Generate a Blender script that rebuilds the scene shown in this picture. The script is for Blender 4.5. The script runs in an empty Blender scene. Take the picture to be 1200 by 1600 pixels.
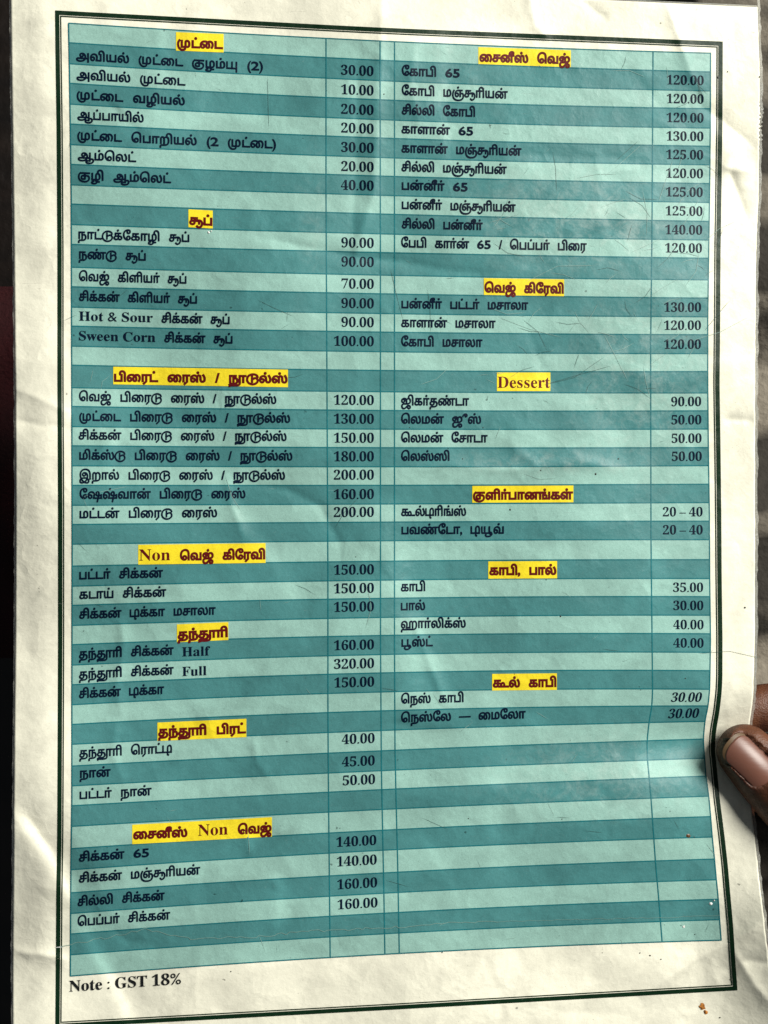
import bpy, math, random
import numpy as np
from mathutils import Vector, geometry
from mathutils.bvhtree import BVHTree

# ------------------------------------------------------------ camera, world, light, exposure
scene = bpy.context.scene
COL = scene.collection
S = 0.00018            # metres of page per photo pixel, measured at height 0
D = 0.32               # camera height above height 0
cam_data = bpy.data.cameras.new('camera')
cam = bpy.data.objects.new('camera', cam_data)
COL.objects.link(cam)
cam.location = (0, 0, D)
cam_data.sensor_fit = 'VERTICAL'
cam_data.angle = 2 * math.atan(800 * S / D)
cam_data.clip_start = 0.01
cam_data.clip_end = 50
scene.camera = cam

world = bpy.data.worlds.new('World')
scene.world = world
world.use_nodes = True
world.node_tree.nodes['Background'].inputs[0].default_value = (0.80, 0.90, 1.0, 1)
world.node_tree.nodes['Background'].inputs[1].default_value = 0.085


def area(name, loc, target, sx, sy, power, colour):
    ld = bpy.data.lights.new(name, 'AREA')
    ld.shape = 'RECTANGLE'
    ld.size, ld.size_y = sx, sy
    ld.energy = power
    ld.color = colour
    o = bpy.data.objects.new(name, ld)
    COL.objects.link(o)
    o.location = loc
    o.rotation_euler = (Vector(target) - Vector(loc)).to_track_quat('-Z', 'Y').to_euler()
    return o


# the window the menu is held up to: beyond the top right of the page
area('window_light', (1.32, 0.86, 1.02), (0.0, 0.0, 0), 1.05, .95, 76.0, (1.0, 0.98, 0.905))

scene.view_settings.view_transform = 'Standard'
scene.view_settings.look = 'None'
scene.view_settings.exposure = 0.0
scene.view_settings.gamma = 1.0


# ------------------------------------------------------------ object helpers
def tag(o, label=None, cat=None, kind=None, group=None):
    if label: o['label'] = label
    if cat: o['category'] = cat
    if kind: o['kind'] = kind
    if group: o['group'] = group
    return o


def empty(name, loc=(0, 0, 0)):
    o = bpy.data.objects.new(name, None)
    COL.objects.link(o)
    o.location = loc
    o.empty_display_size = 0.02
    return o


def mesh_obj(name, V, F, mat, parent=None, smooth=True):
    me = bpy.data.meshes.new(name)
    me.from_pydata([tuple(map(float, v)) for v in V], [], [tuple(int(i) for i in f) for f in F])
    me.materials.append(mat)
    if smooth:
        me.polygons.foreach_set('use_smooth', [True] * len(me.polygons))
    me.update()
    o = bpy.data.objects.new(name, me)
    COL.objects.link(o)
    if parent is not None:
        o.parent = parent
        if parent.type == 'EMPTY':
            o.matrix_parent_inverse.identity()
    return o


# ------------------------------------------------------------ the shape of the sheet
# Everything on the page is laid out in "page pixels" (the photograph's 1200 x 1600 frame,
# 0.18 mm each) and sits on one relief H(px, py), in millimetres.
def table_of(pts, lo=-200, hi=1900, k=19):
    pts = np.array(pts, float)
    t = np.arange(lo, hi + 1)
    y = np.interp(t, pts[:, 0], pts[:, 1])
    a = (pts[1, 1] - pts[0, 1]) / (pts[1, 0] - pts[0, 0])
    b = (pts[-1, 1] - pts[-2, 1]) / (pts[-1, 0] - pts[-2, 0])
    y = np.where(t < pts[0, 0], pts[0, 1] + a * (t - pts[0, 0]), y)
    y = np.where(t > pts[-1, 0], pts[-1, 1] + b * (t - pts[-1, 0]), y)
    yp = np.pad(y, k // 2, mode='reflect', reflect_type='odd')
    y = np.convolve(yp, np.ones(k) / k, 'valid')
    return lambda q: np.interp(q, t, y)


def sstep(x, a, b):
    t = np.clip((x - a) / (b - a), 0, 1)
    return t * t * (3 - 2 * t)


def seg(px, py, pts):
    """distance to a polyline, signed side, and the run along it 0..1"""
    best = np.full(np.shape(px), 1e9)
    side = np.zeros(np.shape(px))
    run = np.zeros(np.shape(px))
    L = [math.hypot(b[0] - a[0], b[1] - a[1]) for a, b in zip(pts, pts[1:])]
    T = sum(L)
    acc = 0
    for (a, b), l in zip(zip(pts, pts[1:]), L):
        dx, dy = (b[0] - a[0]) / l, (b[1] - a[1]) / l
        s = np.clip((px - a[0]) * dx + (py - a[1]) * dy, 0, l)
        ex, ey = px - a[0] - s * dx, py - a[1] - s * dy
        d = np.hypot(ex, ey)
        m = d < best
        best = np.where(m, d, best)
        side = np.where(m, dx * ey - dy * ex, side)
        run = np.where(m, (acc + s) / T, run)
        acc += l
    return best, side, run


# (polyline, amplitude mm, width px, kind): 'r' ridge, 'v' valley, 's' step
FOLDS = [
    ([(598, -40), (592, 120), (583, 300), (545, 435)], .55, 17, 'r'),
    ([(560, 60), (556, 290), (545, 435)], -.25, 10, 'r'),
    ([(385, 365), (470, 385), (560, 402), (625, 408), (700, 424), (790, 428)], -.42, 9, 'r'),
    ([(585, 400), (500, 480), (430, 530), (350, 560)], .55, 34, 's'),
    ([(590, 405), (640, 500), (650, 620)], .35, 40, 's'),
    ([(188, 960), (193, 1010), (182, 1075), (190, 1130)], .34, 9, 'r'),
    ([(182, 1120), (176, 1180), (196, 1230)], .26, 9, 'r'),
    ([(350, 765), (366, 800), (430, 880), (480, 960)], .40, 24, 's'),
    ([(352, 742), (362, 790), (385, 850)], .34, 8, 'r'),
    ([(380, 755), (450, 766), (500, 790), (532, 850), (534, 885)], -.30, 9, 'r'),
    ([(610, 770), (622, 880), (642, 980), (652, 1060), (700, 1120)], .90, 34, 's'),
    ([(640, 960), (672, 1040), (700, 1108)], .42, 11, 'r'),
    ([(622, 735), (700, 727), (790, 735), (880, 728), (1010, 731)], .44, 11, 'r'),
    ([(790, 690), (840, 728), (900, 718), (960, 729)], .25, 8, 'r'),
    ([(1036, -10), (1058, 50), (1078, 110), (1102, 168)], .50, 12, 'r'),
    ([(1082, 120), (1098, 168), (1140, 200), (1184, 232)], -.45, 10, 'r'),
    ([(1102, 172), (1150, 214), (1176, 300)], .40, 16, 's'),
    ([(1138, 262), (1152, 300), (1168, 345)], -.50, 9, 'r'),
    ([(1128, 262), (1178, 268)], .5, 9, 'r'),
    ([(822, -20), (836, 40), (860, 66)], .4, 12, 'r'),
    ([(908, 0), (950, 32)], -.3, 8, 'r'),
    ([(20, 606), (60, 622), (112, 648)], .38, 12, 'r'),
    ([(18, 655), (60, 664), (115, 668)], -.35, 10, 'r'),
    ([(18, 1255), (50, 1300), (92, 1350), (118, 1415)], .85, 18, 's'),
    ([(40, 1270), (80, 1330), (112, 1400)], -.35, 10, 'r'),
    ([(15, 1487), (60, 1491), (108, 1500)], .5, 8, 'r'),
    ([(128, 1440), (156, 1500), (190, 1560), (210, 1620)], .42, 16, 's'),
    ([(165, 1445), (200, 1470), (260, 1480)], -.25, 10, 'r'),
    ([(1000, 1560), (1085, 1500), (1140, 1472), (1215, 1432)], .75, 12, 'r'),
    ([(1140, 1475), (1180, 1540), (1215, 1580)], .5, 14, 'r'),
    ([(1120, 1530), (1160, 1500), (1215, 1505)], -.4, 12, 'r'),
    ([(430, 1360), (442, 1400), (430, 1460)], .3, 12, 's'),
    ([(385, 1300), (390, 1338)], .3, 6, 'r'),
    ([(395, 1150), (402, 1190), (420, 1215)], .28, 8, 'r'),
    ([(740, 1080), (800, 1120), (900, 1140)], .25, 18, 's'),
    ([(620, 1240), (760, 1226), (900, 1230)], .22, 16, 's'),
    ([(775, 1100), (780, 1180), (770, 1300), (790, 1460)], .40, 26, 's'),
    ([(930, 230), (935, 270), (1000, 262)], .22, 8, 'r'),
    ([(795, 240), (880, 246), (1010, 250)], -.30, 12, 'r'),
    ([(860, 480), (915, 440), (945, 400)], .18, 8, 'r'),
    ([(900, 380), (975, 350)], -.22, 6, 'r'),
    ([(650, 60), (640, 130), (655, 200)], .25, 10, 'r'),
    ([(700, 60), (688, 150), (700, 260)], .28, 16, 's'),
    ([(300, 230), (380, 180), (480, 190)], .20, 20, 's'),
    ([(250, 20), (262, 90), (240, 180)], .22, 18, 's'),
    ([(1085, 560), (1112, 562), (1180, 556)], .2, 10, 's'),
    ([(1128, 655), (1180, 657)], -.35, 6, 'r'),
    ([(1118, 385), (1128, 360), (1132, 352)], .12, 5, 'r'),
    ([(240, 640), (330, 700), (340, 790)], .22, 22, 's'),
    ([(150, 700), (210, 690), (260, 720)], .16, 14, 'r'),
    ([(840, 830), (850, 900), (960, 960)], .16, 30, 's'),
    ([(960, 560), (1020, 600), (1110, 590)], .20, 16, 'r'),
    ([(880, 590), (960, 556), (1040, 540)], .16, 8, 'r'),
]
_rr = random.Random(11)
for _ in range(95):                       # the small creases of a much handled sheet
    x, y = _rr.uniform(20, 1190), _rr.uniform(-40, 1640)
    a = _rr.uniform(0, math.pi)
    l = _rr.uniform(25, 130)
    b = a + _rr.uniform(-.7, .7)
    p = [(x, y), (x + l * math.cos(a), y + l * math.sin(a)),
         (x + l * math.cos(a) + l * .7 * math.cos(b), y + l * math.sin(a) + l * .7 * math.sin(b))]
    FOLDS.append((p, _rr.uniform(.04, .15) * _rr.choice((1, -1)), _rr.uniform(5, 18), _rr.choice('rs')))
WAVES = []
for _ in range(14):
    a = _rr.uniform(0, 2 * math.pi)
    wl = _rr.uniform(150, 520)
    WAVES.append((2 * math.pi * math.cos(a) / wl, 2 * math.pi * math.sin(a) / wl,
                  _rr.uniform(0, 6.28), wl * .0008))


def H_exact(px, py):
    px = np.asarray(px, float); py = np.asarray(py, float)
    h = -22.0 * (px - 600) / 1000 - 4.5 * np.clip((px - 560) / 600, 0, 2) ** 2
    for kx, ky, ph, am in WAVES:
        h = h + am * np.sin(kx * px + ky * py + ph)
    # the dent the thumb presses into the right edge, running out towards the middle
    w = sstep(px, 840, 1135)
    yy = py - 1160 + .02 * (px - 1100)
    h = h - (6.0 * w * w + 1.3 * sstep(px, 540, 860)) * np.exp(-np.abs(yy / 50) ** 1.8)
    # the lower right corner curls up and away from the window
    h = h + 17.0 * sstep(px, 1065, 1300) * sstep(py, 1225, 1430)
    h = h - 4.0 * sstep(py, 1440, 1640) * sstep(px, 1060, 1200)
    h = h + .9 * sstep(px, 620, 980) * (1 - sstep(px, 980, 1200)) * np.exp(-((py - 1262) / 60) ** 2)
    h = h - 1.6 * sstep(-px, -75, -10) * 1.0
    for pts, amp, wd, kind in FOLDS:
        xs = [p[0] for p in pts]; ys = [p[1] for p in pts]
        R = wd * 5
        m = (px > min(xs) - R) & (px < max(xs) + R) & (py > min(ys) - R) & (py < max(ys) + R)
        if not m.any():
            continue
        d, sd, run = seg(px[m], py[m], pts)
        fade = np.clip(np.minimum(run, 1 - run) * 5, 0, 1) ** .7
        if kind == 'r':
            c = 1.7 * amp * np.exp(-(np.sqrt(d * d + 4.0) - 2) / wd) * fade
        else:
            c = 2.3 * amp * .5 * np.tanh(sd / (wd * .6)) * np.exp(-(d / (wd * 2.6)) ** 2) * fade
        g = np.zeros(h.shape)
        g[m] = c
        h = h + g
    return h


# the relief is evaluated once on a 2-pixel lattice and read back bilinearly
GX = np.arange(-60, 1262, 2.0)
GY = np.arange(-120, 1762, 2.0)
GH = H_exact(*np.meshgrid(GX, GY))


def H(px, py):
    fx = np.clip((np.asarray(px, float) - GX[0]) / 2, 0, len(GX) - 1.001)
    fy = np.clip((np.asarray(py, float) - GY[0]) / 2, 0, len(GY) - 1.001)
    ix, iy = fx.astype(int), fy.astype(int)
    u, v = fx - ix, fy - iy
    return (GH[iy, ix] * (1 - u) * (1 - v) + GH[iy, ix + 1] * u * (1 - v)
            + GH[iy + 1, ix] * (1 - u) * v + GH[iy + 1, ix + 1] * u * v)


def at_height(px, py, h):
    z = np.asarray(h, float) / 1000
    k = 1 - z / D
    return np.stack([(np.asarray(px, float) - 600) * S * k, -(np.asarray(py, float) - 800) * S * k,
                     z + 0 * np.asarray(px, float)], -1)


def on_page(px, py, off=0.0):
    return at_height(px, py, H(px, py) + off)


# ------------------------------------------------------------ the printed grid, as measured
ROW_L = [36.5, 67, 99.8, 130.3, 162.8, 193.8, 226, 256.8, 288.8, 318.8, 350.8, 381.8, 417.5, 448, 479.8, 509.5,
         540.8, 570.5, 605.8, 635, 666.5, 696.5, 727.8, 758.3, 789.5, 819.5, 850.3, 884.5, 916, 945.8, 977.3,
         1007.3, 1039.3, 1070, 1101.3, 1132, 1163, 1197, 1228, 1259, 1291.3, 1326, 1359, 1395, 1427.3, 1459.3,
         1491.8, 1525]
ROW_M = [64, 94, 125.8, 155.8, 186.8, 215.5, 246, 275, 305, 334.3, 365.3, 394.5, 429.8, 459, 489.8, 518.8, 549.5,
         578.8, 612, 641.3, 670.5, 699.5, 729.3, 758.3, 787.5, 815.8, 845, 877, 906.5, 935, 964.8, 993, 1022.8,
         1051.5, 1081.3, 1110.8, 1141.5, 1173.3, 1204.3, 1234, 1265, 1297.5, 1328.8, 1364.3, 1396, 1427.3, 1459.5,
         1491.5]
ROW_R = [83, 112.3, 142, 169.8, 200, 228.5, 257.5, 286.8, 316.3, 346, 375, 403.5, 437.3, 465.8, 495, 523, 552.5,
         580.5, 614, 641.8, 670.3, 699.3, 727.5, 756.5, 785.3, 814.3, 843.3, 874.5, 904, 932.3, 961.3, 990.3,
         1019.3, 1048, 1077, 1103, 1127, 1154.5, 1184.5, 1212.5, 1244, 1276, 1308, 1342.5, 1375, 1405.5, 1437.5,
         1469.5]


def row_y(k, x):
    x = np.asarray(x, float)
    X0, X1, X2 = 112.0, 593.0, 1108.0
    a, b, c = ROW_L[k], ROW_M[k], ROW_R[k]
    return (a * (x - X1) * (x - X2) / ((X0 - X1) * (X0 - X2)) + b * (x - X0) * (x - X2) / ((X1 - X0) * (X1 - X2))
            + c * (x - X0) * (x - X1) / ((X2 - X0) * (X2 - X1)))


COL_A = table_of([(36, 107.2), (100, 108.5), (200, 110), (300, 111.5), (500, 112), (850, 113), (1100, 112.5),
                  (1250, 112.5), (1350, 111), (1525, 110)])
COL_P = table_of([(60, 509.5), (300, 509.5), (600, 511), (900, 512.5), (1100, 512.5), (1200, 513), (1300, 514), (1495, 516)])
COL_B = table_of([(64, 594), (400, 594.5), (1000, 594.7), (1200, 596), (1300, 598), (1400, 600), (1491, 601.5)])
COL_C = table_of([(64, 616.5), (1000, 616.5), (1170, 617.3), (1250, 619), (1350, 621.5), (1490, 624)])
COL_D = table_of([(80, 1020.5), (350, 1019), (540, 1016.8), (840, 1017.3), (1000, 1019), (1080, 1019.8), (1105, 1018.5),
                  (1130, 1014), (1160, 1011), (1190, 1012), (1215, 1014.5), (1250, 1017.5), (1300, 1021),
                  (1350, 1024.5), (1400, 1029), (1470, 1034.5)])
COL_E = table_of([(83, 1110.5), (200, 1110), (300, 1109), (400, 1107.5), (500, 1106), (600, 1106), (700, 1107),
                  (800, 1108.5), (900, 1109), (1000, 1110.3), (1077, 1109), (1103, 1106.5), (1127, 1101.5),
                  (1155, 1099), (1185, 1101), (1212, 1103), (1244, 1107.5), (1276, 1110.5), (1308, 1113),
                  (1342, 1116.5), (1375, 1119.5), (1405, 1122.5), (1437, 1124.5), (1469, 1127)])
FR_L = table_of([(17, 86.5), (100, 87.5), (200, 89), (400, 90.3), (600, 90.3), (800, 91.3), (1000, 91.3), (1200, 90.5),
                 (1300, 90), (1400, 88.5), (1480, 88), (1600, 87)])
FR_R = table_of([(65, 1129), (200, 1128.5), (300, 1127), (400, 1125.5), (500, 1125), (600, 1124), (700, 1125.5),
                 (800, 1126.7), (900, 1127.3), (1000, 1128.6), (1060, 1128.4), (1080, 1127.5), (1110, 1124.2),
                 (1142, 1118.5), (1170, 1116.5), (1200, 1119.5), (1250, 1124.5), (1300, 1131), (1350, 1136.7),
                 (1400, 1141), (1450, 1145.5), (1500, 1148.5), (1547, 1152)])
FR_T = table_of([(86, 16.5), (590, 43.5), (1129, 65.3)], k=201)
FR_B = table_of([(86, 1606), (600, 1578), (1152, 1547)])
PG_L = table_of([(-40, 16), (0, 17), (100, 18), (250, 20), (400, 22), (600, 24), (800, 24.5), (1000, 24), (1200, 22),
                 (1400, 20.5), (1500, 19.5), (1600, 20)])
PG_R = table_of([(11, 1183.5), (50, 1185), (100, 1187), (180, 1187), (300, 1185.5), (400, 1181.5), (600, 1180),
                 (800, 1180), (1000, 1179.5), (1090, 1177), (1125, 1172), (1165, 1168), (1200, 1169), (1270, 1175),
                 (1350, 1184), (1420, 1192), (1500, 1201), (1600, 1212), (1700, 1222)])
PG_T = table_of([(20, -44), (1000, 2.5), (1183, 11)])
PG_B = table_of([(20, 1700), (1200, 1640)])


# ------------------------------------------------------------ materials
def new_mat(name):
    m = bpy.data.materials.new(name)
    m.use_nodes = True
    nt = m.node_tree
    return m, nt, nt.nodes['Principled BSDF']


def relief_group():
    """fine relief, gloss, grime and painted glare haze shared by the paper and everything printed on it (object coordinates, mm)"""
    g = bpy.data.node_groups.new('laminate_wear_haze', 'ShaderNodeTree')
    g.interface.new_socket('Normal', in_out='OUTPUT', socket_type='NodeSocketVector')
    g.interface.new_socket('Roughness', in_out='OUTPUT', socket_type='NodeSocketFloat')
    g.interface.new_socket('Grime', in_out='OUTPUT', socket_type='NodeSocketFloat')
    g.interface.new_socket('Grain', in_out='OUTPUT', socket_type='NodeSocketFloat')
    g.interface.new_socket('Scuff', in_out='OUTPUT', socket_type='NodeSocketFloat')
    N, L = g.nodes, g.links
    out = N.new('NodeGroupOutput')
    tc = N.new('ShaderNodeTexCoord')
    mp = N.new('ShaderNodeMapping')
    mp.inputs['Scale'].default_value = (1000, 1000, 1000)
    L.new(tc.outputs['Object'], mp.inputs['Vector'])

    def noise(scale, detail, rough=.55, dist=0.0, sc=None):
        n = N.new('ShaderNodeTexNoise')
        n.inputs['Scale'].default_value = scale
        n.inputs['Detail'].default_value = detail
        n.inputs['Roughness'].default_value = rough
        n.inputs['Distortion'].default_value = dist
        if sc:
            m2 = N.new('ShaderNodeMapping')
            m2.inputs['Scale'].default_value = sc[0]
            m2.inputs['Rotation'].default_value = (0, 0, sc[1])
            L.new(mp.outputs[0], m2.inputs['Vector'])
            L.new(m2.outputs[0], n.inputs['Vector'])
        else:
            L.new(mp.outputs[0], n.inputs['Vector'])
        return n.outputs['Fac']

    def math_(op, a, b=None, c=None):
        n = N.new('ShaderNodeMath'); n.operation = op
        for i, v in enumerate((a, b, c)):
            if v is None: continue
            if isinstance(v, (int, float)): n.inputs[i].default_value = v
            else: L.new(v, n.inputs[i])
        return n.outputs[0]

    def ramp(v, a, b, o0=0.0, o1=1.0):
        n = N.new('ShaderNodeMapRange')
        n.interpolation_type = 'SMOOTHSTEP'
        n.inputs['From Min'].default_value = a; n.inputs['From Max'].default_value = b
        n.inputs['To Min'].default_value = o0; n.inputs['To Max'].default_value = o1
        L.new(v, n.inputs['Value'])
        return n.outputs[0]

    # crumple: creased voronoi of two sizes plus soft swell, millimetres of height
    warp = noise(.09, 4, .6)
    vo = N.new('ShaderNodeTexVoronoi'); vo.feature = 'F1'; vo.distance = 'EUCLIDEAN'
    vo.inputs['Scale'].default_value = .085
    vm = N.new('ShaderNodeVectorMath'); vm.operation = 'ADD'
    wn = N.new('ShaderNodeTexNoise'); wn.inputs['Scale'].default_value = .12; wn.inputs['Detail'].default_value = 4
    L.new(mp.outputs[0], wn.inputs['Vector'])
    ws = N.new('ShaderNodeVectorMath'); ws.operation = 'SCALE'; ws.inputs['Scale'].default_value = 14
    L.new(wn.outputs['Color'], ws.inputs[0])
    L.new(mp.outputs[0], vm.inputs[0]); L.new(ws.outputs[0], vm.inputs[1])
    L.new(vm.outputs[0], vo.inputs['Vector'])
    vo2 = N.new('ShaderNodeTexVoronoi'); vo2.feature = 'F1'
    vo2.inputs['Scale'].default_value = .23
    L.new(vm.outputs[0], vo2.inputs['Vector'])
    patch = ramp(noise(.03, 2), .42, .64, .25, 1.0)
    h = math_('MULTIPLY', vo.outputs['Distance'], .30)
    h = math_('ADD', h, math_('MULTIPLY', math_('MULTIPLY', vo2.outputs['Distance'], .11), patch))
    h = math_('ADD', h, math_('MULTIPLY', warp, .28))
    h = math_('ADD', h, math_('MULTIPLY', noise(.55, 3, .55), .028))
    h = math_('ADD', h, math_('MULTIPLY', noise(2.2, 4, .7), .011))
    # scratches in the film: thin stretched noise in three directions
    scr = None
    for rot, sc, lo in ((.35, (.05, 2.1, 1), .70), (-.95, (.045, 1.7, 1), .71), (1.25, (.06, 2.4, 1), .715)):
        s = ramp(noise(1.0, 3, .62, 0, (sc, rot)), lo, lo + .06)
        scr = s if scr is None else math_('MAXIMUM', scr, s)
    scr = math_('MULTIPLY', scr, ramp(noise(.028, 2), .46, .60))
    h = math_('SUBTRACT', h, math_('MULTIPLY', scr, .03))
    b = N.new('ShaderNodeBump')
    b.inputs['Strength'].default_value = 1.0
    b.inputs['Distance'].default_value = .001
    L.new(h, b.inputs['Height'])
    L.new(b.outputs[0], out.inputs['Normal'])
    ro = ramp(noise(.16, 6, .72), .3, .72, .34, .50)
    ro = math_('ADD', ro, math_('MULTIPLY', scr, .2))
    L.new(ro, out.inputs['Roughness'])
    # grime: faint smears with a few darker specks
    gr = ramp(noise(.07, 6, .65, .4), .34, .70, 1.05, .83)
    gr = math_('MULTIPLY', gr, ramp(noise(1.1, 3, .5), .685, .75, 1.0, .80))
    gr = math_('MULTIPLY', gr, ramp(noise(.42, 2, .5), .755, .79, 1.0, .45))
    L.new(gr, out.inputs['Grime'])
    L.new(ramp(noise(4.5, 2, .8), .3, .7, .86, 1.14), out.inputs['Grain'])
    # pale glare haze painted into the colour over scuffed film, in broken soft patches
    glare_haze = None
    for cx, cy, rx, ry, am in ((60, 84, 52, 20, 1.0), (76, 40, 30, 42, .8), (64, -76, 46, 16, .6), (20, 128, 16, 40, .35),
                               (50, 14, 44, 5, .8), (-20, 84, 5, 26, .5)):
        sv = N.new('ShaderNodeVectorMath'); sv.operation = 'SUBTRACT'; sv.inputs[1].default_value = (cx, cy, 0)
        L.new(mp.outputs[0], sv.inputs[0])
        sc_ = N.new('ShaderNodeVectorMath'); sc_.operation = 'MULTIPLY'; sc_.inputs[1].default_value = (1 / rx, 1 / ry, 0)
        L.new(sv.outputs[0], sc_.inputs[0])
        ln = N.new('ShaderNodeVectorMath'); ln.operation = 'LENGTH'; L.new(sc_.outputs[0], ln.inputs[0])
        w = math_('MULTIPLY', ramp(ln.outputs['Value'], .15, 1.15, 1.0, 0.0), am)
        glare_haze = w if glare_haze is None else math_('MAXIMUM', glare_haze, w)
    breakup = math_('MULTIPLY', ramp(noise(.17, 6, .75, .8), .40, .66), ramp(noise(1.3, 4, .7), .30, .62, .45, 1.0))
    cl = math_('MULTIPLY', math_('MULTIPLY', glare_haze, breakup), .75)
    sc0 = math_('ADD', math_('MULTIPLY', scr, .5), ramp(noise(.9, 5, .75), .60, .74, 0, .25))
    L.new(math_('MINIMUM', math_('ADD', sc0, cl), 1.3), out.inputs['Scuff'])  # scratches and scuffs plus the painted haze
    return g


WEAR_HAZE = relief_group()


def print_mat(name, rgb, scuff_haze=.10, grain=1.0, spec=.13):
    m, nt, p = new_mat(name)
    g = nt.nodes.new('ShaderNodeGroup'); g.node_tree = WEAR_HAZE
    L = nt.links
    v = nt.nodes.new('ShaderNodeMath'); v.operation = 'MULTIPLY'
    L.new(g.outputs['Grime'], v.inputs[0])
    gm = nt.nodes.new('ShaderNodeMath'); gm.operation = 'MULTIPLY_ADD'
    gm.inputs[1].default_value = grain; gm.inputs[2].default_value = 1 - grain
    L.new(g.outputs['Grain'], gm.inputs[0]); L.new(gm.outputs[0], v.inputs[1])
    mx = nt.nodes.new('ShaderNodeVectorMath'); mx.operation = 'SCALE'
    mx.inputs[0].default_value = rgb
    L.new(v.outputs[0], mx.inputs['Scale'])
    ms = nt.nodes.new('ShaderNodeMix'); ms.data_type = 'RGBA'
    sf = nt.nodes.new('ShaderNodeMath'); sf.operation = 'MULTIPLY'; sf.inputs[1].default_value = scuff_haze
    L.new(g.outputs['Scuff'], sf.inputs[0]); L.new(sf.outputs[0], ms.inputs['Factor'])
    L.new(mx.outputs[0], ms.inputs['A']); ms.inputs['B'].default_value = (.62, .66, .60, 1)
    L.new(ms.outputs['Result'], p.inputs['Base Color'])
    L.new(g.outputs['Roughness'], p.inputs['Roughness'])
    L.new(g.outputs['Normal'], p.inputs['Normal'])
    p.inputs['Specular IOR Level'].default_value = spec
    return m


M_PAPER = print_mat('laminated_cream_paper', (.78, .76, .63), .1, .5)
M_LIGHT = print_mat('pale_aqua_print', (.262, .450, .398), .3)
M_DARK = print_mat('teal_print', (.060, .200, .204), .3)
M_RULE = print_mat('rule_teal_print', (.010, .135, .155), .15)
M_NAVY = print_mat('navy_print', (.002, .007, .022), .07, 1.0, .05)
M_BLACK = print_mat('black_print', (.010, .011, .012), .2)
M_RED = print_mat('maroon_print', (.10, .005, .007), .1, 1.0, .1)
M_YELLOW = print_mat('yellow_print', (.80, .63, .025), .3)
M_GREEN = print_mat('dark_green_print', (.004, .020, .008), .25, 1.0, .12)


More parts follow.
